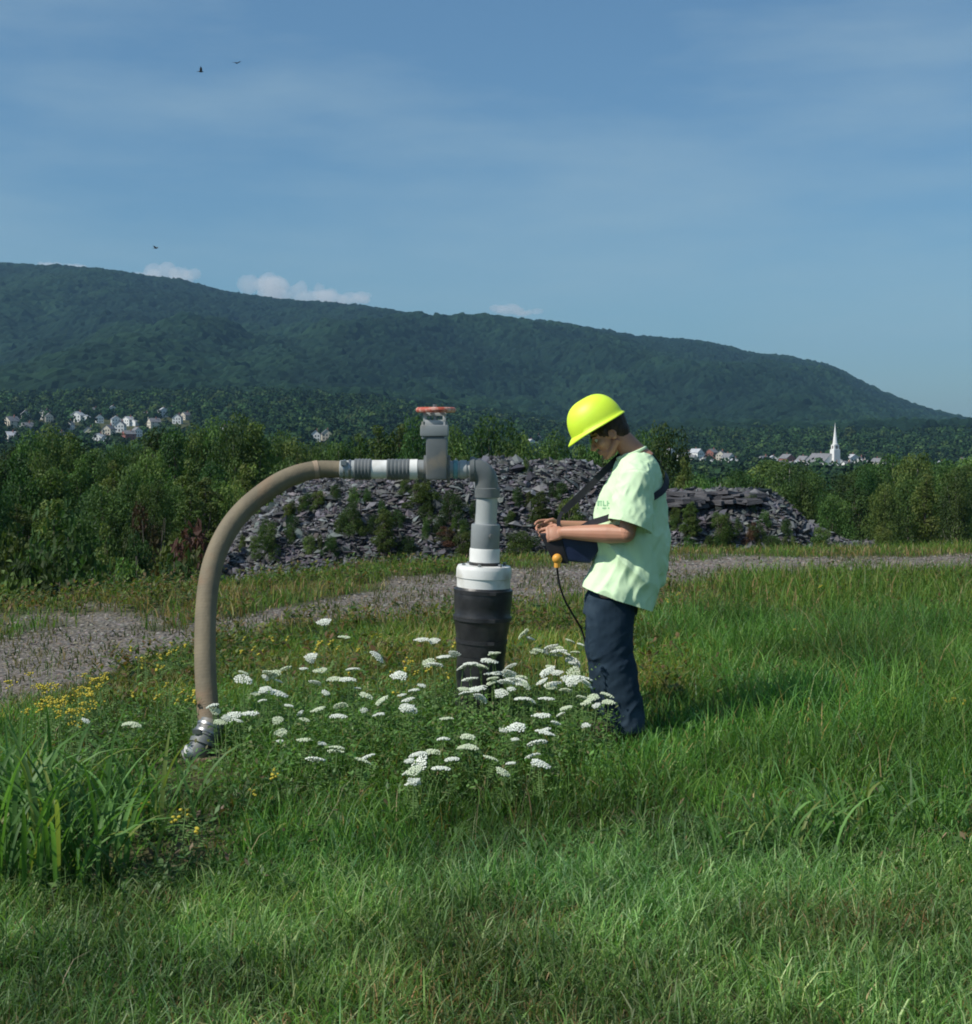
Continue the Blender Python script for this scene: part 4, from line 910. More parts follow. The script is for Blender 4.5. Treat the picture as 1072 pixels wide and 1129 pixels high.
m.tube([hd(0.084, -0.022, -0.062), hd(0.097, 0, -0.058), hd(0.084, 0.022, -0.062)], [0.006, 0.008, 0.006], n=8); m.tube([hd(0.082, -0.020, -0.074), hd(0.094, 0, -0.072), hd(0.082, 0.020, -0.074)], [0.006, 0.0085, 0.006], n=8)
# neck and trunk
m.tube([hd(-0.03, 0, -0.02), hd(-0.045, 0, -0.075), B(697, 497), B(706, 510)], [0.058, 0.056, 0.062, 0.085], n=20)
trunk = [(703, 512, .075, .13), (703, 530, .105, .17), (700, 555, .115, .165), (697, 585, .11, .15), (693, 615, .100, .145), (687, 640, .105, .150), (683, 656, .10, .14)]
def loft(mb, rows, n=28, fx=None):
    """elliptical rings: (u, v, half depth fore-aft, half width)"""
    vs = []; 
    for (u, v, a, b_) in rows:
        c = B(u, v)
        for k in range(n):
            an = 2 * PI * k / n; ca, sa = math.cos(an), math.sin(an); vs.append(c + Vector((ca * a, sa * b_, 0)))
    fs = [(i * n + k, i * n + (k + 1) % n, (i + 1) * n + (k + 1) % n, (i + 1) * n + k) for i in range(len(rows) - 1) for k in range(n)]
    fs += [tuple(range(n - 1, -1, -1)), tuple((len(rows) - 1) * n + k for k in range(n))]
    mb.add(vs, fs)
loft(m, trunk)
# arms: near (lens side) and far
SHn, ELn, WRn = B(704, 522, -0.17), B(691, 589, -0.235), B(620, 587, -0.085)
SHf, ELf, WRf = B(704, 522, 0.17), B(690, 588, 0.235), B(616, 580, 0.075)
for a, e, w in ((SHn, ELn, WRn), (SHf, ELf, WRf)):
    m.ball(a, 0.050); m.tube([a, a.lerp(e, 0.5), e], [0.048, 0.047, 0.044], n=16); m.ball(e, 0.042)
    m.tube([e, e.lerp(w, 0.28), e.lerp(w, 0.65), w], [0.044, 0.050, 0.041, 0.030], n=16, ref=(0, 0, 1), squash=0.88); m.ball(w, 0.026)
# hands: palm, four bent fingers, thumb
def hand(m, wrist, fwd, side, up, curl, spread=1.0):
    """fwd: along the palm, side: towards the thumb, up: back of the hand"""
    fwd = fwd.normalized(); side = (side - fwd * side.dot(fwd)).normalized(); up = side.cross(fwd) if side.cross(fwd).dot(up) > 0 else -side.cross(fwd)
    def q(f, s, u): return wrist + fwd * f + side * s + up * u
    R_ = Matrix((fwd, side, up)).transposed()
    m.ball(q(0.045, 0, 0), (0.052, 0.041, 0.016), R_); m.ball(q(0.025, 0.020, -0.010), (0.032, 0.016, 0.016), R_); m.ball(q(0.035, -0.02, -0.006), (0.035, 0.017, 0.015), R_); m.ball(q(0.078, 0.0, 0.002), (0.014, 0.038, 0.013), R_)
    for k, (s_, ln, r_) in enumerate([(0.034, 0.076, 0.0086), (0.0115, 0.084, 0.0088), (-0.0115, 0.078, 0.0085), (-0.034, 0.062, 0.0076)]):
        c = curl[k]; p = q(0.080 - 0.004 * k * (k > 1), s_, 0.001); pts = [p - fwd * 0.02, p]; an = 0.0
        for seg, fr in enumerate((0.46, 0.30, 0.24)):
            an += c * (0.75, 1.0, 0.7)[seg]; d = fwd * math.cos(an) - up * math.sin(an) + side * (s_ * 2.2 * spread); d.normalize(); p = p + d * ln * fr; pts.append(p)
        m.tube(pts, [r_, r_, r_ * 1.0, r_ * 0.92, r_ * 0.75], n=10); m.ball(pts[-1], r_ * 0.78, n=8, m=6)
    p = q(0.018, 0.030, -0.008); t1 = p + (fwd * 0.7 + side * 0.65 - up * 0.35).normalized() * 0.036; t2 = t1 + (fwd * 0.85 + side * 0.15 - up * 0.5).normalized() * 0.030; t3 = t2 + (fwd * 0.8 - side * 0.1 - up * 0.5).normalized() * 0.022
    m.tube([q(0.01, 0.014, -0.006), p, t1, t2, t3], [0.013, 0.0135, 0.0115, 0.0105, 0.008], n=10); m.ball(t3, 0.0082, n=8, m=6)
hand(m, WRn + Vector((0.004, 0, 0)), Vector((-0.93, 0.12, -0.12)), Vector((-0.1, 0.45, 0.85)), Vector((0, -1, 0.6)), (0.62, 0.66, 0.72, 0.80))
hand(m, WRf, Vector((-0.95, -0.15, 0.02)), Vector((-0.1, -0.5, 0.8)), Vector((0, 1, 0.6)), (0.45, 0.62, 0.72, 0.80))
# hips and legs (inside the jeans)
HPn, KNn, ANn = B(676, 648, -0.095), B(676, 722, -0.11), B(690, 796, -0.13)
HPf, KNf, ANf = B(672, 648, 0.095), B(668, 722, 0.10), B(674, 794, 0.11)
for h, k, a in ((HPn, KNn, ANn), (HPf, KNf, ANf)):
    m.tube([h, h.lerp(k, 0.4), k], [0.088, 0.078, 0.056], n=18); m.ball(k, 0.056); m.tube([k, k.lerp(a, 0.35), a], [0.056, 0.056, 0.040], n=16)
    m.tube([a, a + Vector((-0.10, 0, -0.045)), a + Vector((-0.16, 0, -0.052))], [0.042, 0.036, 0.028], n=12)
root_z = float(H(B(680, 800).x, BY))
person = empty('person', (B(682, 800).x, BY, root_z), 'worker in lime hard hat, pale green t-shirt and dark jeans looking down at an instrument', 'person')
pi_ = Matrix.Translation(person.location).inverted()
def pp(me, name, mt, parent=None, **kw):
    me.transform(pi_); return link(name, me, mt, parent or person, **kw)
body = pp(remeshed(m, 'body', 0.0030, 3), 'body', skin)
# eyes, brows
for s_ in (-1, 1):
    e = MB(); e.ball(hd(0.0745, s_ * 0.031, 0.002), 0.0125, n=14, m=10); pp(e.mesh('eye'), 'eye', mat('eye_white', (0.6, 0.58, 0.55), 0.3), body)
    e = MB(); e.ball(hd(0.087, s_ * 0.032, -0.001), (0.003, 0.006, 0.006), HR_, n=12, m=8); pp(e.mesh('iris'), 'iris', mat('iris', (0.05, 0.03, 0.02), 0.2), body)
    e = MB(); e.tube([hd(0.090, s_ * 0.012, 0.022), hd(0.088, s_ * 0.034, 0.029), hd(0.068, s_ * 0.056, 0.022)], [0.004, 0.005, 0.003], n=8); pp(e.mesh('eyebrow'), 'eyebrow', mat('brow_hair', (0.02, 0.012, 0.008), 0.8), body)
# hair: cap of short dark hair down to the nape
m = MB(); m.ball(hd(-0.016, 0, 0.042), (0.104, 0.084, 0.090), HR_); m.ball(hd(-0.055, 0, -0.012), (0.056, 0.070, 0.062), HR_)
for s_ in (-1, 1): m.tube([hd(0.020, s_ * 0.076, 0.035), hd(0.018, s_ * 0.078, 0.010), hd(0.016, s_ * 0.076, -0.012)], [0.014, 0.010, 0.005], n=8)
hair = varied('dark_hair', (0.022, 0.014, 0.010), (0.050, 0.032, 0.022), scale=60, rough=0.6, bump=0.5, bscale=120, stretch=(1, 1, 0.3))
pp(remeshed(m, 'hair', 0.0045, 2, disp=lambda c, n: 0.004 * (fbm3(c * 70, 3, 2) - 0.5)), 'hair', hair)
# hard hat
HO = B(658.8, 470.8) ; HF = Vector((-math.cos(math.radians(30)), 0, -math.sin(math.radians(30)))); HU = Vector((-math.sin(math.radians(30)), 0, math.cos(math.radians(30))))
m = MB(); n = 56; vs = []; rings = []
def hatpt(f, l, u): return HO + HF * f + LT * l + HU * u
prof = []
for i in range(15):
    t = i / 14; prof.append((math.cos(t * PI / 2) ** 0.74, math.sin(t * PI / 2) ** 1.0))
rows = []
for an_i in range(n):
    an = 2 * PI * an_i / n; c, s = math.cos(an), math.sin(an); col_ = []
    a_in = 0.150; b_in = 0.122
    pk = max(0, c) ** 3
    eo = 0.013 + 0.022 * pk + 0.002 * max(0, -c)
    col_.append(hatpt(c * (a_in + eo), s * (b_in + 0.016), -0.002 - 0.014 * pk)); col_.append(hatpt(c * (a_in + eo - 0.003), s * (b_in + 0.014), 0.004 - 0.014 * pk)); col_.append(hatpt(c * (a_in + 0.006), s * (b_in + 0.006), 0.010))
    for r_, z_ in prof:
        rg = 0.006 * math.exp(-(s * b_in * r_ / 0.016) ** 2) * min(1, z_ * 2)
        col_.append(hatpt(c * a_in * r_ - 0.004, s * b_in * r_, 0.016 + z_ * (0.144 + rg)))
    rows.append(col_)
K = len(rows[0]); vs = [p for r in rows for p in r]
fs = [(i * K + k, ((i + 1) % n) * K + k, ((i + 1) % n) * K + k + 1, i * K + k + 1) for i in range(n) for k in range(K - 1)]
m.add(vs, fs); hme = m.mesh('hard_hat', angle=50)
hatm = varied('lime_yellow_plastic', (0.70, 0.92, 0.05), (0.62, 0.85, 0.04), scale=4, rough=0.33, spec=0.5)
hatm.node_tree.nodes['Principled BSDF'].inputs['Roughness'].default_value = 0.5
hat = pp(hme, 'hard_hat', hatm); sd = hat.modifiers.new('t', 'SOLIDIFY'); sd.thickness = 0.003; sd.offset = -1
# T-shirt
m = MB()
rows = [(701.5, 500, .068, .085), (701, 505, .090, .12), (701, 511, .108, .165), (701, 520, .122, .195), (699.5, 532, .142, .205), (697.5, 546, .170, .205), (696, 560, .187, .198), (695, 578, .193, .192), (695, 596, .195, .19), (694.5, 612, .193, .192), (691, 628, .197, .20), (686, 640, .208, .207), (682, 652, .200, .215), (681, 668, .198, .22), (681, 690, .195, .22)]
loft(m, rows, 36)
for (a, e, sg) in ((SHn, ELn, -1), (SHf, ELf, 1)):
    a2 = a + Vector((0.0, -sg * 0.05, 0.012)); d = (e - a); m.tube([a2, a + d * 0.08, a + d * 0.2], [0.080, 0.090, 0.085], n=22, ref=(1, 0, 0), squash=0.82); m.ball(a + d * 0.2, 0.07)
def folds(c, n):
    u = c[:, 0]; z = c[:, 2]; y = c[:, 1]
    q1 = np.stack([u * 7 + z * 5, y * 5, z * 3.2 - u * 3], 1); q2 = np.stack([u * 16 - z * 9, y * 9, z * 6 + u * 8], 1)
    r1 = 1 - np.abs(2 * fbm3(q1, 7, 2) - 1) * 1.6; r2 = 1 - np.abs(2 * fbm3(q2, 9, 2) - 1) * 1.5
    low = sstep(1.30, 0.95, z); q3 = np.stack([u * 26 + z * 17, y * 14, z * 7 - u * 12], 1); r3 = 1 - np.abs(2 * fbm3(q3, 19, 2) - 1) * 1.5; hem = np.stack([u * 16, y * 16, z * 3], 1)
    return 0.024 * (r1 - 0.45) * (0.4 + 0.8 * low) + 0.010 * (r2 - 0.5) + 0.003 * (r3 - 0.5) + 0.016 * (fbm3(hem, 23, 2) - 0.5) * sstep(0.95, 0.75, z)
shirtm = varied('pale_green_cotton', (0.64, 0.81, 0.54), (0.58, 0.77, 0.49), scale=4, rough=0.9, spec=0.1, bump=0.15, bscale=300, bdist=0.001)
tme = remeshed(m, 't_shirt', 0.0050, 4, disp=folds)
def cut(me, co_, no_, keep=None):
    """trim the cloth clean along a plane; no_ points to the side that is cut away"""
    bmx = bmesh.new(); bmx.from_mesh(me); gv = [v for v in bmx.verts if keep is None or keep(v.co)]
    gs = set(gv); ge = [e for e in bmx.edges if e.verts[0] in gs and e.verts[1] in gs]; gf = [f for f in bmx.faces if all(v in gs for v in f.verts)]
    bmesh.ops.bisect_plane(bmx, geom=gv + ge + gf, plane_co=co_, plane_no=no_, clear_outer=True); bmx.to_mesh(me); bmx.free()
h0, h1 = B(642, 645), B(712, 669); hn = Vector((0, 1, 0)).cross(h1 - h0).normalized()
if hn.z > 0: hn = -hn
cut(tme, h0, hn)
for (a, e, sg) in ((SHn, ELn, -1), (SHf, ELf, 1)):
    sl_ = MB(); a2 = a + Vector((0.0, -sg * 0.05, 0.012)); d = (e - a)
    sl_.tube([a2, a + d * 0.10, a + d * 0.4, a + d * 0.68, a + d * 1.0], [0.080, 0.096, 0.099, 0.106, 0.113], n=22, ref=(1, 0, 0), squash=0.82)
    sme = remeshed(sl_, 'sleeve', 0.005, 4, disp=folds); cut(sme, a.lerp(e, 0.86), (d.normalized() + Vector((-0.12, 0, 0.0))).normalized())
    bmx = bmesh.new(); bmx.from_mesh(tme); bmx.from_mesh(sme); bmx.to_mesh(tme); bmx.free()
tme.polygons.foreach_set('use_smooth', np.ones(len(tme.polygons), bool))
tee = pp(tme, 't_shirt', shirtm); sdm = tee.modifiers.new('t', 'SOLIDIFY'); sdm.thickness = 0.003; sdm.offset = -1
m = MB(); cc_ = B(696.5, 499.5); ring = []
for k in range(28):
    a = 2 * PI * k / 28; ring.append(cc_ + Vector((math.cos(a) * 0.072, math.sin(a) * 0.078, 0.030 * math.cos(a) + 0.0)))
m.tube(ring + [ring[0]], 0.0085, n=8, caps=False); pp(m.mesh('neckband'), 'neckband', shirtm, tee)
# faded print on the chest: a small block of worn dark green lettering-like strokes on the left breast
# jeans
m = MB()
loft(m, [(688, 630, .135, .16), (682, 642, .138, .17), (675, 657, .140, .175), (672.5, 676, .142, .180)], 30)
m.tube([B(674, 660, -0.085), B(672.5, 690, -0.098), B(674.5, 722, -0.11), B(681, 748, -0.118), B(687, 775, -0.125), B(691, 797, -0.13), B(691, 806, -0.13)], [.128, .124, .106, .104, .102, .098, .100], n=26, ref=(1, 0, 0), squash=0.88)
m.tube([B(674, 660, 0.085), B(671, 690, 0.095), B(668, 722, 0.10), B(671, 748, 0.105), B(675, 775, 0.11), B(677, 795, 0.11), B(677, 804, 0.11)], [.128, .122, .106, .102, .098, .094, .096], n=26, ref=(1, 0, 0), squash=0.88)
def jf(c, n):
    z = c[:, 2]; q1 = np.stack([c[:, 0] * 5 + z * 4, c[:, 1] * 6, z * 9 - c[:, 0] * 8], 1); r1 = 1 - np.abs(2 * fbm3(q1, 15, 3) - 1) * 1.6
    kn = np.exp(-((z - 0.42) / 0.10) ** 2) + 1.0 * np.exp(-((z - 0.10) / 0.10) ** 2) + 0.15 * np.exp(-((z - 0.70) / 0.08) ** 2)
    return 0.020 * (r1 - 0.5) * (0.25 + 0.8 * kn)
denim = varied('dark_denim', (0.014, 0.027, 0.044), (0.024, 0.042, 0.062), scale=6, rough=0.85, spec=0.12, c3=(0.050, 0.075, 0.105), s3=3, bump=0.2, bscale=250, bdist=0.001)
jn = pp(remeshed(m, 'jeans', 0.006, 4, disp=jf), 'jeans', denim)
# back pocket and belt edge
for s_ in (-1,):
    e = MB(); rbox(e, B(695, 676, -0.158), (0.105, 0.008, 0.12), 0.003); 
# boots
bootm = varied('brown_leather', (0.09, 0.055, 0.035), (0.06, 0.04, 0.028), scale=10, rough=0.6)
for a in (ANn, ANf):
    e = MB(); e.tube([a + Vector((0.01, 0, 0.10)), a + Vector((0.005, 0, 0.02)), a + Vector((0.0, 0, -0.02))], [0.058, 0.056, 0.055], n=16); e.ball(a + Vector((-0.06, 0, -0.035)), (0.125, 0.048, 0.045)); e.ball(a + Vector((-0.13, 0, -0.045)), (0.065, 0.052, 0.038)); e.box(a + Vector((-0.065, 0, -0.078)), (0.27, 0.095, 0.028))
    me_ = remeshed(e, 'boot', 0.006, 3); pp(me_, 'boot', bootm)

# ------------------------------------------------------------------ handheld gas analyser on its neck strap
blk = varied('black_nylon', (0.012, 0.012, 0.016), (0.022, 0.022, 0.028), scale=20, rough=0.6)
navy = varied('navy_case', (0.010, 0.018, 0.055), (0.016, 0.026, 0.07), scale=14, rough=0.45, spec=0.4)
dev = empty('gas_analyser', B(626, 600), 'dark blue gas analyser with orange filter held by the worker on a strap', 'gas analyser')
di = Matrix.Translation(dev.location).inverted()
def dp(mb, name, mt, parent=None):
    o = mb.build(name, mt, parent or dev); o.data.transform(di); return o
ty = math.radians(10)
Rd = Matrix.Rotation(ty, 3, 'Y')
def rboxr(mb, c, d, bev, R_):
    t_ = MB(); rbox(t_, (0, 0, 0), d, bev); mb.add([R_ @ Vector(v) + Vector(c) for v in t_.v], t_.f)
Rd = Matrix.Rotation(math.radians(-8), 3, 'Y')
dc = B(630, 600)
def prism(mb, uv, hw, bev):
    bmx = bmesh.new(); va = [bmx.verts.new(P(u, v, BY) + Vector((0, -hw, 0))) for u, v in uv]; vb_ = [bmx.verts.new(P(u, v, BY) + Vector((0, hw, 0))) for u, v in uv]; n_ = len(uv)
    bmx.faces.new(va); bmx.faces.new(vb_[::-1])
    for k in range(n_): bmx.faces.new((va[(k + 1) % n_], va[k], vb_[k], vb_[(k + 1) % n_]))
    bmesh.ops.bevel(bmx, geom=list(bmx.edges), offset=bev, segments=3, affect='EDGES', profile=0.6)
    bmx.verts.ensure_lookup_table(); mb.add([v.co.copy() for v in bmx.verts], [tuple(v.index for v in f.verts) for f in bmx.faces]); bmx.free()
m = MB(); prism(m, [(598, 588), (612, 616), (650, 620), (660, 604), (660, 582)], 0.082, 0.012); dp(m, 'case', navy)
m = MB(); prism(m, [(594, 587), (608, 615), (620, 620), (627, 620), (617, 585)], 0.088, 0.012); dp(m, 'bumper', blk)
m = MB(); rboxr(m, dc + Rd @ Vector((0.0, 0, 0.07)), (0.25, 0.16, 0.014), 0.004, Rd); kp = dp(m, 'keypad', blk)
m = MB(); rboxr(m, dc + Rd @ Vector((0.045, 0, 0.078)), (0.085, 0.11, 0.006), 0.002, Rd); dp(m, 'screen', mat('screen_glass', (0.10, 0.12, 0.10), 0.15, 0.5), kp)
m = MB()
for a in range(4):
    for b_ in range(4): rboxr(m, dc + Rd @ Vector((-0.03 - a * 0.022, -0.045 + b_ * 0.03, 0.079)), (0.014, 0.02, 0.006), 0.002, Rd)
dp(m, 'button_rows', pvcl, kp)
ok = B(614.5, 616, -0.105); m = MB(); m.ball(ok, 0.026, n=18, m=12); m.lathe([(0, 0.016), (0.03, 0.016)], ok + Vector((0, 0, -0.045)), (0, 0, 1), n=16)
dp(m, 'orange_filter', varied('orange_plastic', (0.72, 0.36, 0.06), (0.66, 0.30, 0.05), rough=0.4))
m = MB(); tb = catmull([ok + Vector((0, 0, -0.03)), B(615, 632, -0.02), B(618, 648, 0), B(624, 664, 0.03), B(632, 678, 0.06), B(642, 696, 0.10), B(648, 720, 0.12)], 8); m.tube(tb, 0.0055, n=8); dp(m, 'sample_tube', blk)
m = MB(); tb = catmull([B(600, 590, 0.02), B(590, 600, 0.03), B(585, 622, 0.08), B(575, 650, 0.14), B(556, 640, 0.15), B(548, 600, 0.16)], 8)
# strap: flat band from case over the shoulder and round under the arm
def band(mb, pts, w, wd, th=0.003):
    pts = catmull([Vector(p) for p in pts], 8); n = len(pts); vs = []
    for i, p in enumerate(pts):
        t = (pts[min(i + 1, n - 1)] - pts[max(0, i - 1)]).normalized(); wv = Vector(wd[0]).lerp(Vector(wd[1]), i / (n - 1)); wv = (wv - t * wv.dot(t)).normalized(); nn = t.cross(wv)
        for a, b_ in ((-1, -1), (1, -1), (1, 1), (-1, 1)): vs.append(p + wv * (a * w / 2) + nn * (b_ * th / 2))
    fs = [(i * 4 + k, i * 4 + (k + 1) % 4, (i + 1) * 4 + (k + 1) % 4, (i + 1) * 4 + k) for i in range(n - 1) for k in range(4)] + [(3, 2, 1, 0), tuple((n - 1) * 4 + k for k in range(4))]
    mb.add(vs, fs)
m = MB(); band(m, [B(621, 564, 0.0), B(640, 546, 0.03), B(658, 528, 0.05), B(673, 513, 0.06), B(684, 503, 0.075)], 0.036, [(-0.7, 0, 0.7), (-0.7, 0.1, 0.7)]); dp(m, 'neck_strap', blk)
m = MB(); band(m, [B(682, 504, 0.07), B(694, 497, 0.10), B(708, 497.5, 0.11), B(721, 505, 0.085), B(731, 516, 0.03), B(735.5, 526, -0.04), B(733, 538, -0.115), B(724, 546, -0.178), B(713, 552, -0.207), B(700, 560, -0.21), B(682, 567, -0.19), B(664, 573, -0.165), B(651, 577, -0.12), B(640, 583, -0.06)], 0.034, [(-0.7, 0.2, 0.7), (0, 0.2, 1)]); dp(m, 'shoulder_strap', blk)
# worn print on the left breast, laid on the cloth
from mathutils.bvhtree import BVHTree
tb_ = BVHTree.FromPolygons([v.co + person.location for v in tee.data.vertices], [tuple(p.vertices) for p in tee.data.polygons])
m = MB()
def strokes(u0, v0, u1, v1, nx_, nz_):
    g_ = []
    for a in range(nz_ + 1):
        for b_ in range(nx_ + 1):
            q_ = P(u0 + (u1 - u0) * b_ / nx_, v0 + (v1 - v0) * a / nz_, 7.0); d_ = (q_ - Vector((0, 0, EYE))).normalized(); h_, n_, _, _ = tb_.ray_cast(q_, d_)
            g_.append((h_ + n_ * 0.0015) if h_ is not None else None)
    b0 = len(m.v); ok_ = all(x is not None for x in g_)
    if ok_: m.add(g_, [(r * (nx_ + 1) + k, r * (nx_ + 1) + k + 1, (r + 1) * (nx_ + 1) + k + 1, (r + 1) * (nx_ + 1) + k) for r in range(nz_) for k in range(nx_)])
pu, pvv = 659, 552
for (a0, b0, a1, b1) in [(0, 0, 2.2, 6), (2.2, 0, 5, 1.6), (3.4, 1.6, 4.6, 6), (6, 0, 7.4, 6), (7.4, 4.6, 9.6, 6), (10.4, 0, 11.8, 6), (11.8, 2.2, 13.2, 3.6), (0, 7.5, 13.2, 9)]:
    strokes(pu + a0, pvv + b0, pu + a1, pvv + b1, 2, 3)
if m.v: 
    me_ = m.mesh('chest_print', smooth=False); me_.transform(pi_); link('chest_print', me_, mat('worn_green_print', (0.26, 0.46, 0.27), 0.9), tee)
m = MB(); band(m, [B(618, 590, -0.08), B(616, 575, -0.06), B(620, 564, -0.04)], 0.02, [(1, 0, 0), (1, 0, 0)]); dp(m, 'strap_buckle', blk)

# ------------------------------------------------------------------ white umbel wildflowers
umb = varied('white_petals', (0.74, 0.76, 0.70), (0.62, 0.66, 0.56), scale=60, rough=0.8, spec=0.1)
stm = mat('flower_stem', (0.12, 0.20, 0.06), 0.7)
def umbel_mesh(name, seed, R_):
    r = random.Random(seed); m = MB()
    N_ = 60
    for k in range(N_):
        a = k * 2.4; d = math.sqrt((k + 0.5) / N_) * R_ * (1 + 0.12 * math.sin(a * 3 + seed)); z = 0.003 - 0.15 * d * d / R_ + r.uniform(-.002, .002)
        m.ball((math.cos(a) * d + r.uniform(-.003, .003), math.sin(a) * d, z), (R_ * 0.13, R_ * 0.13, 0.0035), n=5, m=3)
        m.v = m.v; 
    return m.mesh(name, smooth=False, recalc=False)
def umbel_stem(name, h, seed):
    r = random.Random(seed); m = MB(); bx, by = r.uniform(-.06, .06), r.uniform(-.06, .06)
    m.tube([(bx, by, -h), (bx * 0.5, by * 0.5, -h * 0.5), (0, 0, -0.03)], [0.0030, 0.0025, 0.002], n=5)
    for k in range(9): a = k * 0.7; m.tube([(0, 0, -0.03), (math.cos(a) * 0.022, math.sin(a) * 0.022, -0.001)], 0.0009, n=3)
    for k in range(5):   # feathery leaves
        z = -h * r.uniform(0.25, 0.8); a = r.uniform(0, 6.28)
        for j in range(5):
            q = Vector((bx * 0.5, by * 0.5, z)); e = q + Vector((math.cos(a) * 0.02 * (j + 1), math.sin(a) * 0.02 * (j + 1), 0.010 * j)); s = Vector((-math.sin(a), math.cos(a), 0.2)) * (0.018 - 0.0025 * j)
            m.add([e - s, e + Vector((0, 0, 0.004)), e + s, e - Vector((math.cos(a) * 0.008, math.sin(a) * 0.008, 0.002))], [(0, 1, 2, 3)])
    return m.mesh(name, smooth=False, recalc=False)
UM = [umbel_mesh('flower_head', 50 + k, R_) for k, R_ in enumerate((0.038, 0.031, 0.025, 0.019))]
US = [umbel_stem('stem', 0.45, 70 + k) for k in range(4)]
for k, me_ in enumerate(UM): me_.materials.append(varied('cream_petals', (0.62, 0.66, 0.50), (0.50, 0.58, 0.40), scale=60, rough=0.8, spec=0.1) if k == 1 else umb)
for me_ in US: me_.materials.append(stm)
zl = [(275,220),(300,245),(405,240),(400,285),(390,330),(550,172),(600,258),(500,205),(440,225),(750,205),(665,80),(845,155),(930,230),(1020,272),(1045,180),(740,250),(675,245),(620,210),(495,350),(455,300),(640,300),(700,350),(690,390),(555,405),(610,365),(540,380),(850,385),(860,330),(800,310),(965,325),(965,360),(465,455),(460,490),(555,485),(625,500),(685,515),(600,560),(805,550),(970,565),(990,605),(985,650),(195,350),(205,370),(225,415),(275,390),(340,380)]
zr = [(240,100),(145,95),(310,155),(230,200),(345,210),(425,210),(480,155),(375,262),(350,305),(475,240),(470,278),(585,255),(550,305),(600,345),(635,145),(680,150),(715,128),(765,155),(605,92),(845,118),(825,150),(810,195),(715,210),(815,235),(680,272),(720,295),(810,268),(870,280),(785,310),(850,340),(700,345),(780,385),(680,415),(740,450),(865,458),(960,360),(910,375),(515,480),(565,518),(660,530),(690,480),(640,585),(665,625),(550,620),(515,655),(300,600),(350,550),(220,570),(120,610),(115,655),(135,695),(115,385),(275,430),(560,265),(590,275),(540,240),(655,140),(700,135)]
FL = [(180 + a / 3.573, 680 + b / 3.573) for a, b in zl] + [(420 + a / 3.829, 680 + b / 3.829) for a, b in zr] + [(95, 795), (143, 798), (150, 800)]
rf = random.Random(9)
for k in range(58):
    u, v = FL[rf.randrange(44, 100)] if k % 4 else FL[rf.randrange(0, 44)]; FL.append((u + rf.gauss(0, 12), v + rf.gauss(0, 9)))
pipes = [P(u_, v_, 7.8) for u_, v_ in [(540, 517 + 14 * q) for q in range(20)]] + [P(u_, 517, 7.8) for u_ in range(372, 545, 12)] + hc[::12]
def shaded(p):
    return any((q - p).dot(SUN_DIR) > 0 and ((q - p) - SUN_DIR * (q - p).dot(SUN_DIR)).length < 0.15 for q in pipes)
for k, (u, v) in enumerate(FL):
    Y = 8.2 - (v - 690) / 180 * 2.45 + rf.uniform(-0.15, 0.15)
    if 225 < u < 245: Y = min(Y, 6.95)
    if 495 < u < 560 and v > 700: Y = min(Y, 7.55)
    if u > 640: Y = min(Y, 7.35)
    p = P(u, v, Y)
    for t_ in range(12):
        if not shaded(p): break
        Y -= 0.06; u += rf.uniform(-6, 8); p = P(u, v, Y)
    gz_ = float(H(p.x, p.y)); h = max(0.14, p.z - gz_)
    if u < 160: lab, grp = 'white umbel wildflower above the tall grass left of the hose foot', 'white wildflowers left of the hose'
    elif u < 262: lab, grp = 'white umbel wildflower standing close beside the tan hose', 'white wildflowers beside the hose'
    elif u < 492: lab, grp = 'white umbel wildflower in the patch between hose and black casing', 'white wildflowers between hose and casing'
    elif u < 562: lab, grp = 'white umbel wildflower in front of the black wellhead casing', 'white wildflowers in front of the casing'
    else: lab, grp = 'white umbel wildflower between the black casing and the worker', 'white wildflowers between casing and worker'
    e = empty('wildflower', (p.x, p.y, gz_), lab, 'wildflower', grp, rf.uniform(0, 6.28))
    sc = rf.uniform(0.8, 1.2)
    hdm = bpy.data.objects.new('flower_head', UM[rf.choice([0, 0, 1, 1, 2, 3])]); C.objects.link(hdm); hdm.parent = e; hdm.location = (0, 0, h); hdm.rotation_euler = (rf.gauss(0, .3), rf.gauss(0, .3), 0); hdm.scale = (sc, sc, sc)
    sm_ = bpy.data.objects.new('stem', US[k % 4]); C.objects.link(sm_); sm_.parent = e; sm_.location = (0, 0, h); sm_.scale = (1, 1, (h + 0.02) / 0.45)
# ------------------------------------------------------------------ yellow wildflowers
yel = varied('yellow_petals', (0.55, 0.42, 0.04), (0.42, 0.36, 0.05), scale=40, rough=0.8)
def yhead(name, seed, n_, sp, r0):
    r = random.Random(seed); m = MB();
    for k in range(n_): m.ball((r.gauss(0, sp), r.gauss(0, sp), -abs(r.gauss(0, sp * 1.3))), (r0, r0, r0 * 0.7), n=6, m=4)
    me = m.mesh(name, smooth=False, recalc=False); me.materials.append(yel); return me
YH = [yhead('flower_head', 91, 18, 0.022, 0.0060), yhead('flower_head', 92, 5, 0.010, 0.008), yhead('flower_head', 93, 12, 0.016, 0.007)]
YF = [(rf.gauss(76, 22), rf.gauss(772, 10), 2 if k % 3 else 0) for k in range(24)] + [(rf.gauss(102, 14), rf.gauss(752, 7), 2) for k in range(10)] + [(rf.uniform(140, 225), rf.uniform(702, 770), 1) for k in range(24)] + [(160, 882, 1), (221, 908, 1), (205, 890, 1), (195, 896, 1), (300, 845, 1), (303, 850, 1), (278, 868, 1), (438, 758, 1), (452, 728, 2)]
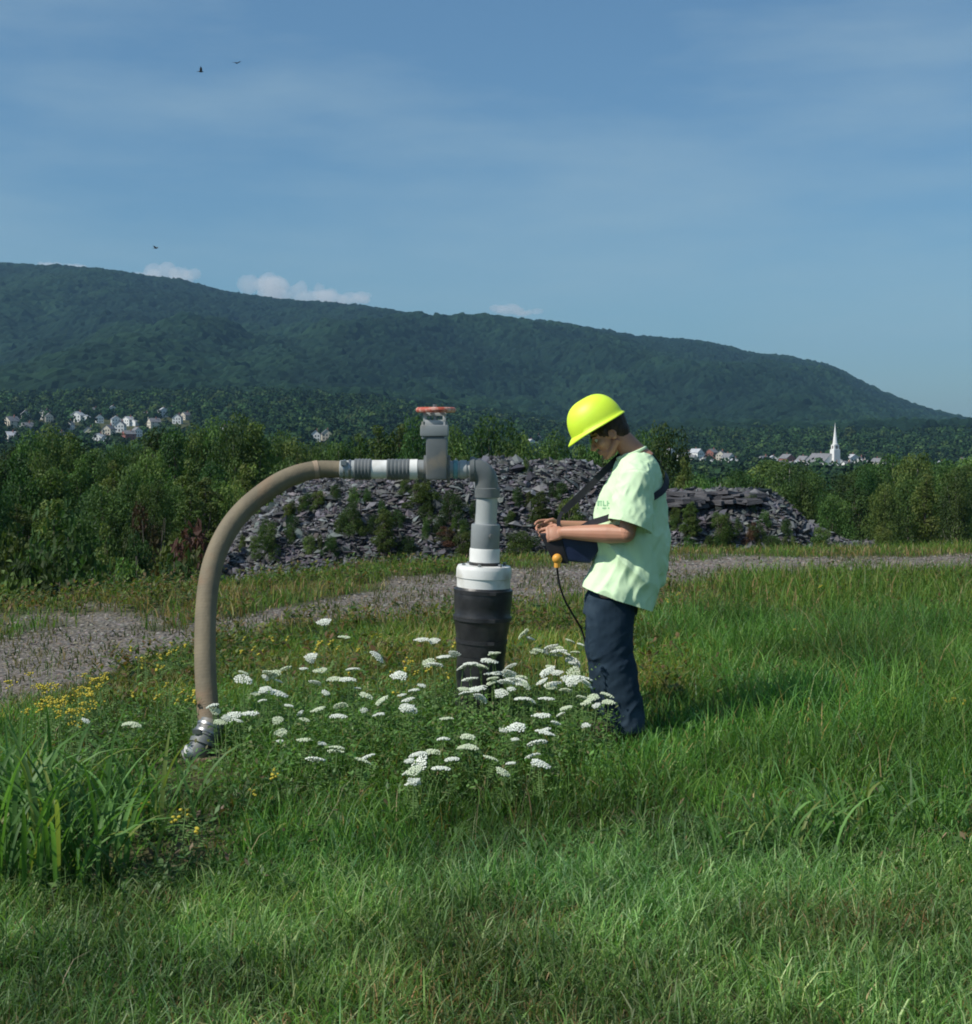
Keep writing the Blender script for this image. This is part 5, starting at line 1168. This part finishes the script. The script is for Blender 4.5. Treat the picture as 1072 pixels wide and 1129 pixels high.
YF += [(rf.uniform(255, 500), rf.uniform(690, 740), 1) for k in range(26)] + [(878, 690, 1), (1055, 765, 1), (1062, 768, 1), (890, 768, 1), (735, 655, 1), (748, 648, 1), (905, 640, 1), (985, 762, 1), (1047, 770, 2)]
for k, (u, v, t_) in enumerate(YF):
    # stands on the ground a little nearer than where the sight line of its head lands
    hh = rf.uniform(0.16, 0.30) if v < 800 else 0.16
    Y = (EYE - hh) / ((v - 475) / 1600); p = P(u, v, Y); gz_ = float(H(p.x, p.y))
    lab, grp = (('bright yellow wildflower in the bunch beside the track at the left', 'yellow flowers bunched by the track') if u < 125 and v < 800 else ('small yellow wildflower behind and left of the hose foot', 'yellow flowers left of the hose') if u < 235 and v < 800
                else ('small yellow wildflower in the grass in front of the hose foot', 'yellow flowers in front of the hose') if v > 800 else ('small yellow wildflower among weeds behind the white flowers', 'yellow flowers behind the white ones') if u < 520 else ('small yellow wildflower in the tall grass right of the worker', 'yellow flowers right of the worker'))
    e = empty('yellow_wildflower', (p.x, p.y, gz_), lab, 'wildflower', grp, rf.uniform(0, 6.28))
    sc = rf.uniform(0.7, 1.15); o1 = bpy.data.objects.new('flower_head', YH[t_]); C.objects.link(o1); o1.parent = e; o1.location = (0, 0, hh); o1.scale = (sc, sc, sc)
    o2 = bpy.data.objects.new('stem', US[k % 4]); C.objects.link(o2); o2.parent = e; o2.location = (0, 0, hh); o2.scale = (1, 1, (hh + 0.02) / 0.45)
# ------------------------------------------------------------------ low leafy weeds between the stems
def herbs(name, x, y, h, pal, wts, leaf, nl, label):
    n = len(x); z = H(x, y); k = nl
    t = RNG.random((n, k)) ** 0.7; a = RNG.random((n, k)) * 2 * PI; rr_ = leaf * RNG.uniform(0.5, 1.3, (n, k)); el_ = RNG.uniform(-0.2, 0.9, (n, k))
    sx_ = RNG.normal(0, 0.10, n); sy_ = RNG.normal(0, 0.10, n)
    cx = x[:, None] + sx_[:, None] * t * h[:, None] ; cy = y[:, None] + sy_[:, None] * t * h[:, None]; cz = z[:, None] + h[:, None] * t
    d = np.stack([np.cos(a) * np.cos(el_), np.sin(a) * np.cos(el_), np.sin(el_)], -1); s = np.stack([-np.sin(a), np.cos(a), RNG.normal(0, 0.35, (n, k))], -1)
    p = np.stack([cx, cy, cz], -1); R1 = rr_[..., None]
    V = np.stack([p, p + d * R1 * 0.55 - s * R1 * 0.20, p + d * R1, p + d * R1 * 0.55 + s * R1 * 0.20], 2)
    c = np.repeat(mixc(pal, wts, n * k, 0.3), 4, 0)
    o = link(name, np_mesh(name, V.reshape(-1, 3), np.arange(n * k * 4).reshape(-1, 4), col=c), GM, kind='stuff'); o['label'] = label
x = RNG.normal(-0.45, 0.75, 2800); y = RNG.normal(7.3, 0.6, 2800); k = (np.abs(x + 1.38) + np.abs(y - 6.8) > 0.35) & (y > 6.0) & (x < 0.65) & (x > -2.0); x, y = x[k], y[k]
herbs('low_weeds', x, y, RNG.uniform(0.08, 0.28, len(x)), [(0.10, 0.20, 0.05), (0.14, 0.25, 0.07), (0.07, 0.14, 0.04), (0.16, 0.17, 0.07)], [3, 3, 2, 1], 0.030, 12, 'feathery green foliage under the white wildflowers')
x, y = fan(9000, 8.2, 17.0); rgt = sstep(0.9, 1.6, x - 0.1 * (y - 8)); k = (track(x, y) < 0.35) & (fbm2(x * 1.5, y * 1.5, 131, 3) > 0.47) & (RNG.random(len(x)) > 0.8 * rgt); x, y = x[k], y[k]
herbs('meadow_weeds', x, y, RNG.uniform(0.05, 0.22, len(x)), [(0.10, 0.14, 0.03), (0.14, 0.15, 0.035), (0.15, 0.10, 0.045), (0.15, 0.095, 0.045), (0.06, 0.11, 0.03)], [3, 2, 2, 1.2, 3], 0.055, 12, 'yellow green and russet weeds between the track and the flowers')
x, y = fan(2600, 4.4, 7.5); k = fbm2(x * 1.1, y * 1.1, 141, 3) > 0.52; x, y = x[k], y[k]
herbs('lawn_weeds', x, y, RNG.uniform(0.03, 0.10, len(x)), [(0.07, 0.14, 0.04), (0.09, 0.16, 0.05), (0.16, 0.12, 0.07)], [3, 2, 1], 0.04, 9, 'small broad leaved weeds in the short grass')
# ------------------------------------------------------------------ tall broad-bladed grass clumps
def clump(x, y, n, ln, wd, spread, label, seed, pal=((0.085, 0.185, 0.040), (0.13, 0.26, 0.07), (0.055, 0.125, 0.030), (0.20, 0.25, 0.07)), lay=0.5, bias=None):
    r = np.random.default_rng(seed); S_ = 9
    th = r.random(n) * 2 * PI; 
    if bias is not None: th = bias + r.normal(0, 1.1, n)
    L_ = ln * r.uniform(0.5, 1.1, n); a0 = np.abs(r.normal(0, 0.22, n)) + 0.08; cv = r.uniform(0.5, 2.1, n) * lay * 2; w_ = wd * r.uniform(0.6, 1.2, n)
    bx = r.normal(0, spread, n); by = r.normal(0, spread * 0.7, n); fx = th + PI / 2 + r.normal(0, 0.5, n)
    V = []; px_ = bx.copy(); py_ = by.copy(); pz_ = np.zeros(n) - 0.02
    for k in range(S_ + 1):
        t = k / S_; an = a0 + cv * t ** 1.7
        V.append(np.stack([px_, py_, pz_], 1)); st_ = L_ / S_; px_ = px_ + np.cos(th) * np.sin(an) * st_; py_ = py_ + np.sin(th) * np.sin(an) * st_; pz_ = pz_ + np.cos(an) * st_
    V = np.stack(V, 1); t = np.linspace(0, 1, S_ + 1)[None, :, None]; ww = (w_[:, None, None] * (0.45 + 0.9 * t) * (1 - t ** 2.2)) * 0.5 + 0.0004
    sd_ = np.stack([np.cos(fx), np.sin(fx), np.zeros(n)], 1)[:, None, :]; fold = np.array([0, 0, 1.0])[None, None, :] * ww * 0.35
    A_ = V - sd_ * ww + fold; B_ = V; D_ = V + sd_ * ww + fold
    vv = np.stack([A_, B_, D_], 2).reshape(-1, 3); o_ = (np.arange(n) * (S_ + 1) * 3)[:, None]
    Q = []
    for k in range(S_):
        for j in (0, 1): Q.append(o_ + np.array([[k * 3 + j, k * 3 + j + 1, (k + 1) * 3 + j + 1, (k + 1) * 3 + j]]))
    c = np.array(pal)[r.choice(len(pal), n, p=[.35, .3, .25, .1])] * r.uniform(0.8, 1.25, (n, 1)); c = np.repeat(c, (S_ + 1) * 3, 0)
    me = np_mesh('grass_clump', vv, np.concatenate(Q), col=c, smooth=True); o = link('grass_clump', me, GM); o.location = (x, y, float(H(x, y))); o['label'] = label; o['category'] = 'grass clump'; return o
for k, (x_, y_, n, ln, wd, sp_, lab) in enumerate([(-1.66, 5.05, 80, 0.66, 0.022, 0.10, 'tall arching grass clump at the left edge nearest the lens'), (-1.40, 5.15, 70, 0.55, 0.021, 0.09, 'broad bladed grass clump right of the tallest one at the left edge'), (-1.80, 5.6, 75, 0.64, 0.024, 0.12, 'tallest pale bladed grass clump at the left edge'),
                                     (-1.45, 5.75, 60, 0.52, 0.019, 0.12, 'grass clump behind the dark hollow at the left'), (-2.05, 5.2, 60, 0.6, 0.016, 0.12, 'grass clump half outside the left edge'), (-1.62, 6.3, 40, 0.36, 0.013, 0.14, 'upright grass clump behind the left clumps with loose seedy stalks')]):
    clump(x_, y_, n, ln, wd, sp_, lab, 200 + k, lay=0.55, bias=None)
for k, (x_, y_, n, ln, wd, sp_, lab) in enumerate([(1.22, 5.55, 60, 0.36, 0.018, 0.13, 'low coarse grass clump with sprawling blades at the right'), (1.50, 5.75, 42, 0.38, 0.017, 0.12, 'coarse grass clump beside the sprawling one at the right'), (0.88, 5.45, 22, 0.30, 0.012, 0.12, 'thin sprawling grass tuft left of the coarse clump'), (1.74, 5.7, 26, 0.42, 0.014, 0.08, 'upright grass tuft near the right edge'), (-0.78, 5.55, 16, 0.26, 0.016, 0.05, 'small broad leaved tuft in the short grass left of centre')]):
    clump(x_, y_, n, ln, wd, sp_, lab, 300 + k, lay=0.7)
# ------------------------------------------------------------------ birds
bm_ = mat('dark_plumage', (0.07, 0.07, 0.075), 0.8)
for k, (u, v, Y, rz, bank_, lab) in enumerate([(221.5, 79, 42, 0.3, 0.9, 'dark bird with raised wings, higher left one of the upper pair'), (261, 69.5, 48, 1.3, 0.3, 'dark bird gliding, right one of the upper pair'), (172, 273.5, 46, -0.2, 0.35, 'dark bird flying low over the mountain ridge')]):
    e = empty('bird', P(u, v, Y), lab, 'bird', 'birds in the sky', rz); e.scale = (0.7, 0.7, 0.7)
    b_ = MB(); b_.tube([(-0.10, 0, 0), (-0.075, 0, 0.004), (-0.03, 0, 0), (0.03, 0, 0), (0.07, 0, 0.005), (0.095, 0, 0.008), (0.115, 0, 0.004)], [0.012, 0.018, 0.030, 0.030, 0.020, 0.016, 0.003], n=10); b_.build('body', bm_, e)
    t_ = MB(); t_.add([(-0.09, -0.010, 0.002), (-0.09, 0.010, 0.002), (-0.17, 0.030, 0), (-0.17, -0.030, 0), (-0.09, -0.010, -0.004), (-0.09, 0.010, -0.004), (-0.17, 0.030, -0.004), (-0.17, -0.030, -0.004)], [(0, 1, 2, 3), (7, 6, 5, 4), (0, 4, 5, 1), (1, 5, 6, 2), (2, 6, 7, 3), (3, 7, 4, 0)]); t_.build('tail', bm_, e, smooth=False)
    for s_ in (-1, 1):
        w_ = MB(); c1_, c2_ = math.cos(bank_), math.sin(bank_); prof_ = [(0, 0.05, -0.035), (0.09, 0.055, -0.04), (0.17, 0.03, -0.035), (0.23, -0.015, -0.03)]; vs = []
        for (d, f, b2) in prof_:
            for xx, zz in ((f, 0.003), (b2, 0.003), (b2, -0.003), (f, -0.003)): vs.append((xx, s_ * (0.015 + d * c1_), d * c2_ + zz))
        fs = [(i * 4 + j, i * 4 + (j + 1) % 4, (i + 1) * 4 + (j + 1) % 4, (i + 1) * 4 + j) for i in range(3) for j in range(4)] + [(3, 2, 1, 0), (12, 13, 14, 15)]
        w_.add(vs, fs); w_.build('wing', bm_, e, smooth=False)
# ------------------------------------------------------------------ cumulus puffs far behind the ridge
cm_ = mat('cloud_vapour'); T = cm_.node_tree
for n in list(T.nodes): T.nodes.remove(n)
mo = T.nodes.new('ShaderNodeOutputMaterial'); pv = T.nodes.new('ShaderNodeVolumePrincipled'); pv.inputs['Color'].default_value = (0.97, 0.96, 0.96, 1); pv.inputs['Density'].default_value = 0.0032; pv.inputs['Anisotropy'].default_value = 0.2
T.links.new(pv.outputs['Volume'], mo.inputs['Volume'])
def cloud(label, blobs, seed):
    r = random.Random(seed); m = MB(); Yc = 15000
    for (u, v, wpx, hpx) in blobs:
        for k in range(7):
            p = P(u + r.uniform(-.5, .5) * wpx, v + r.uniform(-.25, .5) * hpx, Yc + r.uniform(-300, 300)); s = Yc / 1600 * wpx * r.uniform(0.22, 0.40); m.ball(p, (s, s, min(s, Yc / 1600 * hpx * 0.42)), n=14, m=10)
    me = remeshed(m, 'cloud', 22, 2, disp=lambda c, n: 70 * (fbm3(c / 90.0, 5, 4) - 0.45) + 30 * (fbm3(c / 30.0, 6, 2) - 0.5))
    o = link('cloud', me, cm_); o['label'] = label; o['category'] = 'cloud'
cloud('wide pinkish white cumulus cloud rising behind the ridge', [(292, 316, 34, 26), (318, 318, 34, 22), (345, 322, 34, 18), (372, 325, 34, 14), (390, 328, 26, 10)], 5)
cloud('small white cumulus cloud just above the ridge near the left', [(160, 302, 24, 10), (182, 299, 32, 18), (200, 303, 26, 14)], 6)
cloud('thin sliver of cloud touching the ridge at the far left', [(60, 292, 28, 4), (85, 294, 26, 4)], 7)
cloud('faint small cloud above the ridge right of the handwheel', [(565, 340, 30, 8), (580, 343, 24, 6)], 8)
